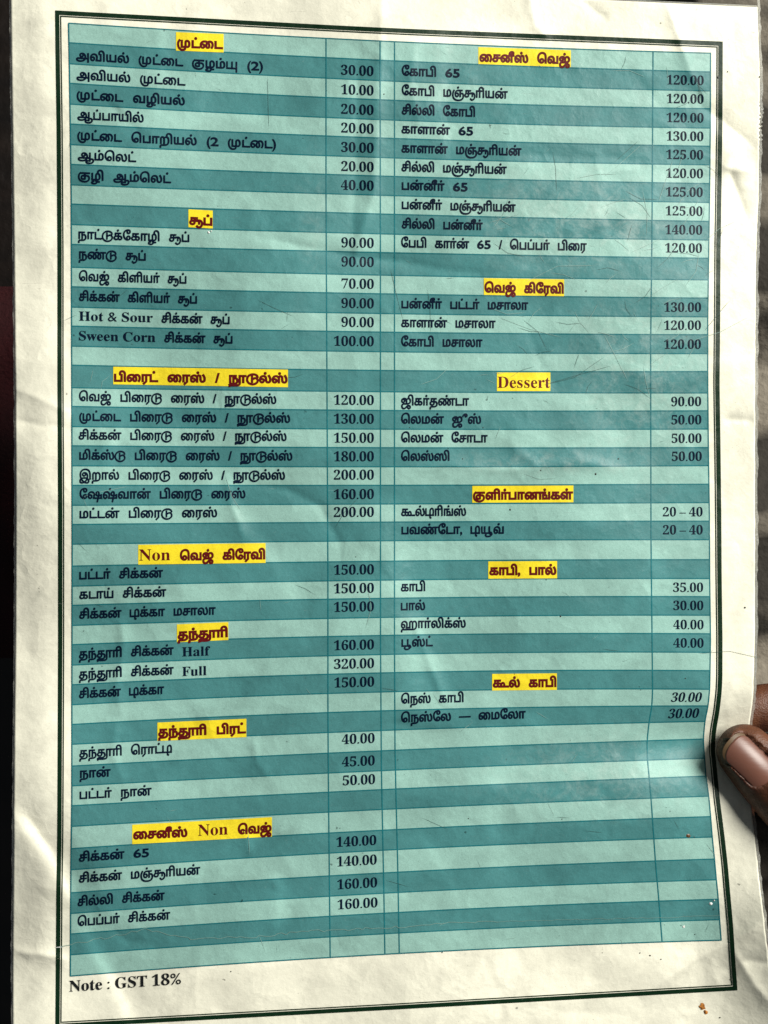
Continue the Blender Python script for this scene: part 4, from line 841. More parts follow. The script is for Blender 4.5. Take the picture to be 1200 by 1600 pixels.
# ruled lines
for k in range(48):
    t = np.arange(COL_A(ROW_L[k]) - .5, COL_E(ROW_R[k]) + .9, 4.0)
    t = np.append(t, COL_E(ROW_R[k]) + .6)
    fix_up(strip('row_rule', None, lambda x, k=k: row_y(k, x), t, -1.0, .9, M_RULE, .115, menu, False))
for f in (COL_A, COL_P, COL_B, COL_C, COL_D, COL_E):
    x = float(f(60)); y0 = float(row_y(0, x)); y1 = float(row_y(47, float(f(1500))))
    t = np.append(np.arange(y0, y1, 4.0), y1)
    fix_up(strip('column_rule', f, None, t, -.95, .95, M_RULE, .13, menu, True))


# the double green frame
def frame(name, a, b, off, mat):
    L = lambda y: FR_L(y); R = lambda y: FR_R(y)
    ty = np.arange(20, 1606, 4.0); tyr = np.arange(68, 1546, 4.0)
    tx = np.arange(90, 1128, 4.0); txb = np.arange(88, 1150, 4.0)
    outer = []; inner = []
    for d, dst in ((a, outer), (b, inner)):
        top = [(x, float(FR_T(x)) + d) for x in tx if FR_L(20) + b + 1 < x < FR_R(66) - b - 1]
        right = [(float(R(y)) - d, y) for y in tyr if 66 + b + 3 < y < 1547 - b - 2]
        bot = [(x, float(FR_B(x)) - d) for x in txb[::-1] if FR_L(1600) + b + 1 < x < FR_R(1546) - b - 1]
        left = [(float(L(y)) + d, y) for y in ty[::-1] if 17 + b + 3 < y < 1604 - b - 2]
        c = lambda x, y: (x, y)
        xtl = float(L(20)) + d; xtr = float(R(66)) - d; xbr = float(R(1546)) - d; xbl = float(L(1604)) + d
        dst += [c(xtl, float(FR_T(xtl)) + d)] + top + [c(xtr, float(FR_T(xtr)) + d)] + right + \
               [c(xbr, float(FR_B(xbr)) - d)] + bot + [c(xbl, float(FR_B(xbl)) - d)] + left
    n = len(outer)
    assert n == len(inner)
    A_ = np.array(outer); B_ = np.array(inner)
    V = np.vstack([on_page(A_[:, 0], A_[:, 1], off), on_page(B_[:, 0], B_[:, 1], off)])
    F = [(i, (i + 1) % n, n + (i + 1) % n, n + i) for i in range(n)]
    return fix_up(mesh_obj(name, V, F, mat, menu))


frame('frame_band', -.4, 6.2, .10, M_GREEN)
frame('frame_line', 7.4, 9.2, .10, M_GREEN)

# ---- the words
TY = .0194            # px per font unit for the Tamil text
LY = .0212


def under(k, off, dslope=0.0, xm=0):
    return lambda x: row_y(k + 1, x) - off


LEFT = [  # row, text, x0, x1, off below
    (1, 'அவியல் முட்டை குழம்பு (2)', 119, 411, 7.3), (2, 'அவியல் முட்டை', 119.6, 290, 7.8),
    (3, 'முட்டை வழியல்', 120, 289, 9), (4, 'ஆப்பாயில்', 121, 224.7, 9), (5, 'முட்டை பொறியல் (2 முட்டை)', 121, 431.5, 8.8),
    (6, 'ஆம்லெட்', 121.8, 213, 8.5), (7, 'குழி ஆம்லெட்', 122, 267.6, 9),
    (10, 'நாட்டுக்கோழி சூப்', 122, 296, 9.5), (11, 'நண்டு சூப்', 123, 228, 14.2), (12, 'வெஜ் கிளியர் சூப்', 123.5, 291.5, 10),
    (13, 'சிக்கன் கிளியர் சூப்', 123.5, 308, 10.6), (14, 'சிக்கன் சூப்', 252.5, 359, 9), (15, 'சிக்கன் சூப்', 257, 363.5, 9.8),
    (18, 'வெஜ் பிரைடு ரைஸ் / நூடுல்ஸ்', 123.5, 432, 9.2), (19, 'முட்டை பிரைடு ரைஸ் / நூடுல்ஸ்', 124, 453.5, 9.7),
    (20, 'சிக்கன் பிரைடு ரைஸ் / நூடுல்ஸ்', 123, 448, 10.4), (21, 'மிக்ஸ்டு பிரைடு ரைஸ் / நூடுல்ஸ்', 124, 457, 10.2),
    (22, 'இறால் பிரைடு ரைஸ் / நூடுல்ஸ்', 124, 445.6, 9.5), (23, 'ஷேஷ்வான் பிரைடு ரைஸ்', 124.5, 383.7, 10.5),
    (24, 'மட்டன் பிரைடு ரைஸ்', 124.5, 339.5, 10), (27, 'பட்டர் சிக்கன்', 124, 254.8, 10.8), (28, 'கடாய் சிக்கன்', 124, 260, 10),
    (29, 'சிக்கன் டிக்கா மசாலா', 124, 337, 10.5), (31, 'தந்தூரி சிக்கன்', 123.6, 271.5, 10), (32, 'தந்தூரி சிக்கன்', 123.6, 271.5, 9),
    (33, 'சிக்கன் டிக்கா', 123.6, 256.5, 10), (36, 'தந்தூரி ரொட்டி', 124, 269, 13), (37, 'நான்', 124.5, 173, 12),
    (38, 'பட்டர் நான்', 124.5, 237, 10), (41, 'சிக்கன் 65', 123.5, 233, 12), (42, 'சிக்கன் மஞ்சூரியன்', 123.5, 313, 15.3),
    (43, 'சில்லி சிக்கன்', 121.5, 257.4, 11), (44, 'பெப்பர் சிக்கன்', 121.5, 266, 11.8)]
RIGHT = [
    (1, 'கோபி 65', 628, 718.5, 10), (2, 'கோபி மஞ்சூரியன்', 628, 793.5, 9.3), (3, 'சில்லி கோபி', 628, 742.5, 10),
    (4, 'காளான் 65', 627.5, 739.5, 9), (5, 'காளான் மஞ்சூரியன்', 627.5, 815, 9.5), (6, 'சில்லி மஞ்சூரியன்', 627.5, 792, 9),
    (7, 'பன்னீர் 65', 628, 731, 10), (8, 'பன்னீர் மஞ்சூரியன்', 628, 806, 9.3), (9, 'சில்லி பன்னீர்', 628, 754.5, 10),
    (10, 'பேபி கார்ன் 65 / பெப்பர் பிரை', 627, 917, 9.5), (13, 'பன்னீர் பட்டர் மசாலா', 627.5, 825.5, 9.3),
    (14, 'காளான் மசாலா', 627, 774.5, 8.8), (15, 'கோபி மசாலா', 627, 754, 9.5), (18, 'ஜிகர்தண்டா', 627, 733, 8.8),
    (19, 'லெமன் ஜூஸ்', 627, 752, 9.3), (20, 'லெமன் சோடா', 627, 762, 9), (21, 'லெஸ்ஸி', 627, 702.5, 9.8),
    (24, 'கூல்டிரிங்ஸ்', 627, 728.5, 9.8), (25, 'பவண்டோ, டியூவ்', 627.5, 787.5, 10.5), (28, 'காபி', 626.5, 664.5, 11),
    (29, 'பால்', 626.5, 664.5, 11), (30, 'ஹார்லிக்ஸ்', 626.5, 728, 11), (31, 'பூஸ்ட்', 627.5, 676.5, 12),
    (34, 'நெஸ் காபி', 627, 724.5, 10.8), (35, 'நெஸ்லே — மைலோ', 627, 821.5, 12)]




LATIN = {14: [('Hot_&_Sour', 123.5, 239, 9)], 15: [('Sween_Corn', 123.5, 243, 9.6)],
         31: [('Half', 284.8, 328.5, 6.3)], 32: [('Full', 284.8, 322.8, 5.3)]}
for side, rows in (('l', LEFT), ('r', RIGHT)):
    for k, txt, x0, x1, off in rows:
        runs = [(layout(txt, wide=True), x0, x1, under(k, off), TY, 31, 0)]
        if side == 'l' and k in LATIN:
            for t, a, b, o in LATIN[k]:
                runs.append((layout(t), a, b, under(k, o), LY, 0, 0))
        text_part('dish_name', runs, M_NAVY, menu)

PR_L = [(1, '30.00', 6.8), (2, '10.00', 6.5), (3, '20.00', 7), (4, '20.00', 6.5), (5, '30.00', 7), (6, '20.00', 6.2),
        (7, '40.00', 7), (10, '90.00', 7), (11, '90.00', 12.5), (12, '70.00', 7.5), (13, '90.00', 8), (14, '90.00', 7.5),
        (15, '100.00', 8.5), (18, '120.00', 8.5), (19, '130.00', 8.5), (20, '150.00', 7.8), (21, '180.00', 8.7),
        (22, '200.00', 9), (23, '160.00', 8), (24, '200.00', 8.5), (27, '150.00', 9.5), (28, '150.00', 9), (29, '150.00', 10),
        (31, '160.00', 8.5), (32, '320.00', 8), (33, '150.00', 9), (36, '40.00', 13), (37, '45.00', 9), (38, '50.00', 9.5),
        (41, '140.00', 9), (42, '140.00', 14), (43, '160.00', 10), (44, '160.00', 10)]
PR_R = [(1, '120.00', 9), (2, '120.00', 7.8), (3, '120.00', 8.5), (4, '130.00', 8), (5, '125.00', 8.3), (6, '120.00', 8.2),
        (7, '125.00', 8.5), (8, '125.00', 8.5), (9, '140.00', 8.3), (10, '120.00', 8.3), (13, '130.00', 7.7), (14, '120.00', 7.5),
        (15, '120.00', 7.5), (18, '90.00', 7.5), (19, '50.00', 7.5), (20, '50.00', 7.5), (21, '50.00', 7.6), (24, '20_–_40', 7.5),
        (25, '20_–_40', 8.3), (28, '35.00', 7.3), (29, '30.00', 8), (30, '40.00', 7), (31, '40.00', 7.3), (34, '30.00', 6.5),
        (35, '30.00', 6)]
d0 = np.vstack(GL['L0'][1])[:, 1].max()
for k, t, off in PR_L:
    yb = float(row_y(k + 1, 560)) - off
    xr = float(COL_B(yb)) - 10.3
    text_part('price', [(layout(t), xr, (.0212,), under(k, off), 15.8 / d0, -3, 0)], M_NAVY, menu)
for k, t, off in PR_R:
    yb = float(row_y(k + 1, 1080)) - off
    xr = float(COL_E(yb)) - 10.6 - (1.5 if k > 33 else 0)
    text_part('price', [(layout(t), xr, (.0196,), under(k, off), 15.0 / d0, -5, .22 if k > 33 else 0)], M_NAVY, menu)

# headings: yellow highlight with maroon words on it
HEADS = [  # box x0,x1, top-left y, top-right y, height, baseline left, baseline right, runs
    (275, 349.5, 50, 53, 29, 73.5, 76, [('முட்டை', 276.5, 348.5)]),
    (294.5, 332.5, 327, 329, 28, 350.3, 352, [('சூப்', 295.5, 332)]),
    (177, 450, 573, 577.5, 27.5, 595.6, 598.2, [('பிரைட் ரைஸ் / நூடுல்ஸ்', 178, 449.5)]),
    (216, 415, 851.2, 848.5, 31, 876, 873, [('Non', 217.5, 266), ('வெஜ் கிரேவி', 281, 414.5)]),
    (276.4, 356.8, 975.5, 972, 28, 998.5, 994.5, [('தந்தூரி', 277.5, 356)]),
    (246, 385, 1129, 1123, 28.8, 1150.5, 1145, [('தந்தூரி பிரட்', 247, 384.5)]),
    (206.6, 425, 1288.6, 1276.7, 30.5, 1311, 1300.5, [('சைனீஸ்', 208, 293), ('Non', 309.5, 356), ('வெஜ்', 371.5, 424.5)]),
    (747.5, 892, 73.5, 78.5, 26.5, 95.5, 99.5, [('சைனீஸ் வெஜ்', 749, 891)]),
    (756, 881.5, 434.5, 436.5, 26.3, 456.3, 458, [('வெஜ் கிரேவி', 757, 881)]),
    (776.5, 860, 582, 582, 29, 606, 606, [('Dessert', 777.5, 859.5)]),
    (738, 896, 759.3, 758.6, 26.2, 780.3, 779.5, [('குளிர்பானங்கள்', 739, 895.5)]),
    (763, 870.5, 877.2, 876.6, 27, 898, 897.4, [('காபி, பால்', 764.5, 869.5)]),
    (769, 870.2, 1053, 1052, 26, 1073.6, 1072.6, [('கூல் காபி', 770, 869.5)])]
for x0, x1, yl, yr, hh, bl, br, runs in HEADS:
    nx, ny = max(8, int((x1 - x0) / 4)), 8
    U, Vv = np.meshgrid(np.linspace(0, 1, nx + 1), np.linspace(0, 1, ny + 1))
    X = x0 + U * (x1 - x0)
    Y = yl + (yr - yl) * U + Vv * hh
    n = nx + 1
    box = fix_up(mesh_obj('heading_highlight', on_page(X.ravel(), Y.ravel(), .15),
                          [(j * n + i, (j + 1) * n + i, (j + 1) * n + i + 1, j * n + i + 1) for j in range(ny) for i in range(nx)],
                          M_YELLOW, menu))
    base = lambda x, a=x0, b=x1, c=bl, d=br: c + (d - c) * (x - a) / (b - a)
    rr = []
    for t, a, b in runs:
        lat = ord(t[0]) < 128
        rr.append((layout(t), a, b, base, .0258 if lat else .0194, 0 if lat else 56, 0))
    text_part('heading_words', rr, M_RED, box)

text_part('note_words', [(layout('Note_:_GST_18%'), 108.5, 283, lambda x: 1549.5 - .069 * (x - 108.5), .0252, 0, 0)], M_BLACK, menu)

# ---- marks the page has picked up: each is a thin crust on the film
def mud(name, rgb, rough=.5):
    m, nt, p = new_mat(name)
    n = nt.nodes.new('ShaderNodeTexNoise'); n.inputs['Scale'].default_value = 1400
    tcx = nt.nodes.new('ShaderNodeTexCoord'); nt.links.new(tcx.outputs['Object'], n.inputs['Vector'])
    r = nt.nodes.new('ShaderNodeValToRGB')
    r.color_ramp.elements[0].position = .35; r.color_ramp.elements[1].position = .65
    r.color_ramp.elements[0].color = (*[c * .5 for c in rgb], 1); r.color_ramp.elements[1].color = (*[min(1, c * 1.5) for c in rgb], 1)
    nt.links.new(n.outputs['Fac'], r.inputs[0]); nt.links.new(r.outputs[0], p.inputs['Base Color'])
    p.inputs['Roughness'].default_value = rough
    return m


M_CURRY = mud('dried_orange_sauce', (.38, .15, .03), .35)
M_BROWN = mud('dried_brown_sauce', (.10, .045, .015), .4)
M_SPECK = mud('dark_speck', (.018, .02, .016), .6)
M_FLAKE = mud('pale_flake', (.75, .76, .66), .4)


def blob(name, cx, cy, r, mat, seed, h=.35, lobes=None):
    rn = random.Random(seed)
    V = []; F = []
    N_ = 14; R_ = 4
    rad = [rn.uniform(.4, 1.5) for _ in range(N_)]
    for _ in range(2): rad = [(rad[i - 1] + rad[i] * 2 + rad[(i + 1) % N_]) / 4 for i in range(N_)]
    rad = [r * q for q in rad]
    if lobes:
        for i, s in lobes: rad[i % N_] *= s
    X = [cx]; Y = [cy]; O = [.15 + h]
    for j in range(1, R_ + 1):
        for i in range(N_):
            a = 2 * math.pi * i / N_
            X.append(cx + rad[i] * j / R_ * math.cos(a)); Y.append(cy + rad[i] * j / R_ * math.sin(a))
            O.append(.12 + h * (1 - (j / R_) ** 2) * rn.uniform(.7, 1.2))
    V = at_height(np.array(X), np.array(Y), H(np.array(X), np.array(Y)) + np.array(O))
    for i in range(N_):
        F.append((0, 1 + (i + 1) % N_, 1 + i))
    for j in range(R_ - 1):
        for i in range(N_):
            a, b = 1 + j * N_ + i, 1 + j * N_ + (i + 1) % N_
            F.append((a, b, b + N_, a + N_))
    return fix_up(mesh_obj(name, V, F, mat, menu))


tag(blob('sauce_spot', 1096.5, 1573, 5.4, M_CURRY, 3, .22, [(1, 1.5), (9, .5), (5, .6)]), 'orange dried sauce drip below the frame')
tag(blob('sauce_spot', 1103, 1581, 3.0, M_CURRY, 5, .18), 'lower bead of the orange sauce drip')
tag(blob('sauce_spot', 1075.5, 1306, 3.4, M_BROWN, 8, .15), 'small brown sauce spot in the price column')
for q, (x, y, r) in enumerate([(931, 741, 1.9), (876, 963, 1.9), (723, 717, 1.1), (1122, 121, 1.8), (1164, 949, 1.6), (1121, 120, 1.2),
                               (797, 796, 1.5), (1071, 1060, 1.2), (966, 717, 1.6), (1086, 1460, 1.2), (732, 1279, 1.1),
                               (361, 1518, 1.0), (755, 668, 1.3), (845, 735, 1.2), (1137, 112, 1.1), (878, 1280, 1.3),
                               (691, 1488, 1.1), (1000, 1489, 1.2), (1016, 1493, 1.4), (1033, 1499, 1.2), (640, 668, 1.0),
                               (1187, 120, 1.2), (556, 870, 1.0), (600, 147, 1.1), (1125, 1590, 1.2), (1085, 1308, 1.2)]):
    blob('speck', x, y, r * .85, M_SPECK, 30 + q, .12)
for q, (x, y, r) in enumerate([(1111, 1412, 3.0), (1068, 1448, 2.6), (326, 363, 2.4), (330, 361, 1.6), (1116, 1407, 1.4)]):
    blob('film_flake', x, y, r * .8, M_FLAKE, 60 + q, .2)


def wire(pts, w, off, name, mat, kind=None, taper=True):
    V = []; F = []; nb = 0
    for line in pts:
        A_ = np.array(line, float)
        s = np.r_[0, np.cumsum(np.hypot(*np.diff(A_, axis=0).T))]
        t = np.arange(0, s[-1], 3.0)
        t = np.append(t, s[-1])
        X = np.interp(t, s, A_[:, 0]); Y = np.interp(t, s, A_[:, 1])
        T = np.gradient(np.c_[X, Y], axis=0); T /= np.hypot(*T.T)[:, None] + 1e-9
        ww = w / 2 * (np.clip(np.minimum(t, s[-1] - t) / 8, .15, 1) if taper else 1) * np.ones(len(t))
        V += [on_page(X - T[:, 1] * ww, Y + T[:, 0] * ww, off), on_page(X + T[:, 1] * ww, Y - T[:, 0] * ww, off)]
        n = len(t)
        F += [(nb + i, nb + i + 1, nb + n + i + 1, nb + n + i) for i in range(n - 1)]
        nb += 2 * n
    o = fix_up(mesh_obj(name, np.vstack(V), F, mat, menu))
    if kind: o['kind'] = kind
    return o


# the white crack along the bottom where the film has been bent through
rc = random.Random(4)
crack = [(88, 1481), (100, 1478), (112, 1476)]
x, y = 112.0, 1476.0
while x < 1124:
    x += rc.uniform(3, 11)
    yb = np.interp(x, [112, 160, 230, 300, 400, 500, 600, 700, 900, 1124], [1476, 1466, 1452, 1468, 1463, 1454, 1450, 1442, 1437, 1431])
    y = yb + rc.uniform(-2.4, 2.4) * (1 if x < 650 else .5)
    crack.append((x, y))
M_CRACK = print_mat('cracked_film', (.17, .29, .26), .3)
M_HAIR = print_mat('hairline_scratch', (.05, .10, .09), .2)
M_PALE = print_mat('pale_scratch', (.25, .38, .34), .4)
tag(wire([crack[:95]], .8, .20, 'crack_line', M_CRACK, taper=False), 'pale zigzag crack in the film near the foot of the table')
if len(crack) > 95:
    wire([crack[94:]], .5, .20, 'crack_line', M_CRACK, taper=False)
wire([[(88, 1481), (94, 1479)], [(86, 1480), (97, 1480)]], 2, .22, 'frame_chip', M_FLAKE)
rs = random.Random(21)
dark, pale = [], []
for _ in range(105):
    x, y = rs.uniform(760, 1105), rs.uniform(230, 620)
    if rs.random() < .3: x, y = rs.uniform(420, 1100), rs.uniform(90, 1100)
    a = rs.choice((-.9, -1.1, -.5, .5, .35, -.2, 1.2)) + rs.uniform(-.25, .25)
    l = rs.uniform(8, 62) * (1 if rs.random() < .8 else 1.8)
    c = rs.uniform(-.25, .25)
    pl = [(x, y), (x + l * .5 * math.cos(a), y + l * .5 * math.sin(a)), (x + l * math.cos(a + c), y + l * math.sin(a + c))]
    (dark if rs.random() < .45 else pale).append(pl)
dark += [[(668, 452), (672, 480), (673, 520)], [(610, 420), (622, 470), (630, 500)], [(402, 468), (430, 482), (458, 494)],
         [(1089, 122), (1094, 140), (1101, 160)], [(1089, 122), (1093, 145), (1099, 158)], [(961, 330), (980, 342)],
         [(98, 502), (110, 496), (120, 492)], [(660, 1278), (700, 1296)], [(864, 237), (868, 262), (870, 300)],
         [(418, 120), (420, 200)], [(602, 1375), (640, 1386)], [(1052, 1280), (1058, 1290), (1061, 1296)],
         [(1120, 385), (1125, 372), (1131, 355)], [(1121, 384), (1127, 368)], [(980, 378), (985, 360), (988, 350)]]
pale += [[(141, 598), (144, 585), (146, 576)], [(158, 608), (160, 596), (168, 590), (172, 585)], [(130, 776), (160, 768), (200, 760)],
         [(130, 778), (136, 792)], [(352, 742), (362, 775), (378, 800)], [(388, 1300), (390, 1336)], [(676, 1082), (690, 1104)]]
rs2 = random.Random(5)
for _ in range(60):     # faint rubs on the left half and the foot of the page
    x, y = rs2.uniform(110, 1120), rs2.uniform(60, 1500)
    a = rs2.uniform(0, 3.14); l = rs2.uniform(5, 28)
    (dark if rs2.random() < .5 else pale).append([(x, y), (x + l * math.cos(a), y + l * math.sin(a))])
wire(dark, .42, .19, 'dark_scratches', M_HAIR, 'stuff')
wire(pale, .45, .195, 'pale_scratches', M_PALE, 'stuff')


# ------------------------------------------------------------ what lies behind: dark tabletop, folded cloth
def grid_surface(name, x0, x1, y0, y1, nx, ny, f, mat, parent=None):
    X, Y = np.meshgrid(np.linspace(x0, x1, nx + 1), np.linspace(y0, y1, ny + 1))
    Z = f(X, Y)
    n = nx + 1
    F = [(j * n + i, j * n + i + 1, (j + 1) * n + i + 1, (j + 1) * n + i) for j in range(ny) for i in range(nx)]
    return mesh_obj(name, np.stack([X, Y, Z], -1).reshape(-1, 3), F, mat, parent)


def two_tone(name, ca, cb, scale, lo, hi, rough, stretch=(1, 1, 1), rot=0.0, bump=.0006, spec=.4):
    m, nt, p = new_mat(name)
    L = nt.links
    tcx = nt.nodes.new('ShaderNodeTexCoord'); mp = nt.nodes.new('ShaderNodeMapping')
    mp.inputs['Scale'].default_value = stretch; mp.inputs['Rotation'].default_value = (0, 0, rot)
    L.new(tcx.outputs['Object'], mp.inputs['Vector'])
    n = nt.nodes.new('ShaderNodeTexNoise'); n.inputs['Scale'].default_value = scale
    n.inputs['Detail'].default_value = 2.5; n.inputs['Roughness'].default_value = .5
    L.new(mp.outputs[0], n.inputs['Vector'])
    n2 = nt.nodes.new('ShaderNodeTexNoise'); n2.inputs['Scale'].default_value = scale * 22
    n2.inputs['Detail'].default_value = 3
    L.new(tcx.outputs['Object'], n2.inputs['Vector'])
    r = nt.nodes.new('ShaderNodeValToRGB')
    r.color_ramp.elements[0].position = lo; r.color_ramp.elements[1].position = hi
    r.color_ramp.elements[0].color = (*ca, 1); r.color_ramp.elements[1].color = (*cb, 1)
    L.new(n.outputs['Fac'], r.inputs[0])
    mx = nt.nodes.new('ShaderNodeMix'); mx.data_type = 'RGBA'; mx.blend_type = 'OVERLAY'
    mx.inputs['Factor'].default_value = .3
    L.new(r.outputs[0], mx.inputs['A']); L.new(n2.outputs['Fac'], mx.inputs['B'])
    L.new(mx.outputs['Result'], p.inputs['Base Color'])
    b = nt.nodes.new('ShaderNodeBump'); b.inputs['Distance'].default_value = bump
    L.new(n2.outputs['Fac'], b.inputs['Height']); L.new(b.outputs[0], p.inputs['Normal'])
    p.inputs['Roughness'].default_value = rough
    p.inputs['Specular IOR Level'].default_value = spec
    return m


M_TABLE = two_tone('dark_varnished_wood', (.004, .003, .0025), (.012, .008, .006), 9, .35, .7, .4, (1, 8, 1))
M_CLOTH = two_tone('brown_grey_cloth', (.030, .026, .020), (.24, .21, .165), 16, .47, .60, .9, (1, 2.2, 1), .25)
M_REDC = two_tone('dark_red_cloth', (.012, .001, .0015), (.05, .004, .006), 30, .3, .7, .9)
table = grid_surface('tabletop', -.9, .9, -.9, .9, 8, 8, lambda x, y: 0 * x - .110, M_TABLE)
tag(table, 'dark table surface seen past the edges of the menu', kind='structure')


def cloth_h(x, y):
    h = -.088 + .0042 * np.sin(y * 62 + 24 * x + 1.2 * np.sin(x * 31)) + .002 * np.sin(y * 139 - 37 * x + 2 * np.sin(y * 17)) + .0012 * np.sin(x * 83 + y * 21)
    edge = sstep(x, .098, .112) * (1 - sstep(x, .30, .32)) * (1 - sstep(np.abs(y), .22, .245))
    return -.1085 + (h + .1085) * edge


cloth = grid_surface('folded_cloth', .098, .32, -.245, .245, 120, 240, cloth_h, M_CLOTH)
tag(cloth, 'mottled brown and grey cloth lying on the table past the right edge of the menu', 'cloth')


def red_h(x, y):
    h = -.097 + .003 * np.sin(y * 130 + 9 * x) + .0015 * np.sin(x * 260 + y * 40)
    edge = sstep(-x, .108, .122) * (1 - sstep(-x, .28, .30)) * sstep(y, -.055, -.02) * (1 - sstep(y, .05, .085))
    return -.1088 + (h + .1088) * edge


red = grid_surface('dark_red_cloth', -.30, -.108, -.055, .085, 90, 80, red_h, M_REDC)
tag(red, 'very dark red cloth at the left edge of the menu', 'cloth')

# ------------------------------------------------------------ the hand that holds the page
def sweep(joints, n=20, step=.0022):
    """a tube through joints (x,y,z,r) with round ends, as one closed mesh"""
    J = np.array(joints, float)
    s = np.r_[0, np.cumsum(np.linalg.norm(np.diff(J[:, :3], axis=0), axis=1))]
    m = max(4, int(s[-1] / step))
    t = np.linspace(0, s[-1], m)
    # smooth radii / centres
    Q = np.stack([np.interp(t, s, J[:, i]) for i in range(4)], 1)
    for _ in range(6):
        Q[1:-1] = (Q[:-2] + 2 * Q[1:-1] + Q[2:]) / 4
    T = np.gradient(Q[:, :3], axis=0); T /= np.linalg.norm(T, axis=1)[:, None]
    rings = []
    for sgn, idx in ((-1, 0), (1, -1)):
        c, r, d = Q[idx, :3], Q[idx, 3], T[idx]
        cap = []
        for a in (80, 60, 40, 20):
            cap.append((c + sgn * d * r * math.sin(math.radians(a)), r * math.cos(math.radians(a)), d))
        rings.append(cap)
    seq = rings[0] + [(Q[i, :3], Q[i, 3], T[i]) for i in range(m)] + rings[1][::-1]
    V = []; F = []
    for c, r, d in seq:
        u = np.cross(d, (0, 0, 1.0)); u /= np.linalg.norm(u) + 1e-9
        w = np.cross(u, d)
        for k in range(n):
            a = 2 * math.pi * k / n
            V.append(c + r * (math.cos(a) * u + .90 * math.sin(a) * w))
    R = len(seq)
    for j in range(R - 1):
        for k in range(n):
            F.append((j * n + k, j * n + (k + 1) % n, (j + 1) * n + (k + 1) % n, (j + 1) * n + k))
    V.append(seq[0][0]); V.append(seq[-1][0])
    a, b = R * n, R * n + 1
    for k in range(n):
        F.append((a, (k + 1) % n, k)); F.append((b, (R - 1) * n + k, (R - 1) * n + (k + 1) % n))
    return V, F


def J(px, py, h, r):
    p = at_height(px, py, h)
    return (p[0], p[1], p[2], r / 1000)


hp = float(H(1150, 1165))           # height of the page under the thumb, mm
FING = [
    # thumb, on top of the page
    [J(1165, 1176, hp + 8.0, 8.5), J(1192, 1206, hp + 9.3, 9.3), J(1232, 1250, hp + 11, 9.6), J(1290, 1316, hp + 12, 9.9),
     J(1370, 1402, hp + 19, 11.5), J(1455, 1500, hp + 20, 14), J(1540, 1620, hp + 4, 16)],
    # index finger, bent under the page, seen just past its edge
    [J(1128, 1122, hp - 11, 6.6), J(1190, 1104, hp - 12.5, 7.6), J(1262, 1108, hp - 16, 8.0), J(1345, 1150, hp - 20, 8.7),
     J(1450, 1230, hp - 27, 9.6), J(1560, 1350, hp - 32, 11.5)],
    [J(1120, 1190, hp - 12, 7.0), J(1190, 1180, hp - 19, 8.0), J(1280, 1215, hp - 28, 8.4), J(1390, 1290, hp - 34, 9.2),
     J(1490, 1370, hp - 38, 10.2), J(1590, 1460, hp - 38, 11.8)],
    [J(1130, 1225, hp - 18, 6.8), J(1200, 1212, hp - 34, 7.6), J(1300, 1270, hp - 44, 8.2), J(1420, 1390, hp - 46, 8.9),
     J(1520, 1470, hp - 44, 10), J(1620, 1560, hp - 42, 11.5)],
    [J(1140, 1250, hp - 30, 5.8), J(1205, 1232, hp - 50, 6.6), J(1330, 1340, hp - 56, 7.0), J(1450, 1480, hp - 50, 7.8),
     J(1550, 1560, hp - 46, 9.2), J(1640, 1650, hp - 42, 11)],
    # palm and wrist
    [J(1540, 1360, hp - 31, 12.5), J(1610, 1500, hp - 33, 14.5), J(1700, 1680, hp - 32, 16)],
    [J(1600, 1470, hp - 37, 12), J(1650, 1580, hp - 36, 14), J(1730, 1720, hp - 32, 16)],
    [J(1620, 1560, hp - 40, 12), J(1680, 1650, hp - 38, 14), J(1740, 1760, hp - 32, 16)],
    [J(1530, 1600, hp - 22, 15), J(1620, 1700, hp - 26, 16), J(1730, 1790, hp - 30, 17)],
    [J(1560, 1480, hp - 30, 13), J(1600, 1620, hp - 30, 16), J(1740, 1780, hp - 32, 19)],
    [J(1720, 1740, hp - 32, 21), J(1850, 1900, hp - 32, 23), J(2050, 2140, hp - 34, 27)],
]
HV = []; HF = []
for f in FING:
    v, q = sweep(f)
    b = len(HV)
    HV += v; HF += [tuple(b + i for i in t) for t in q]


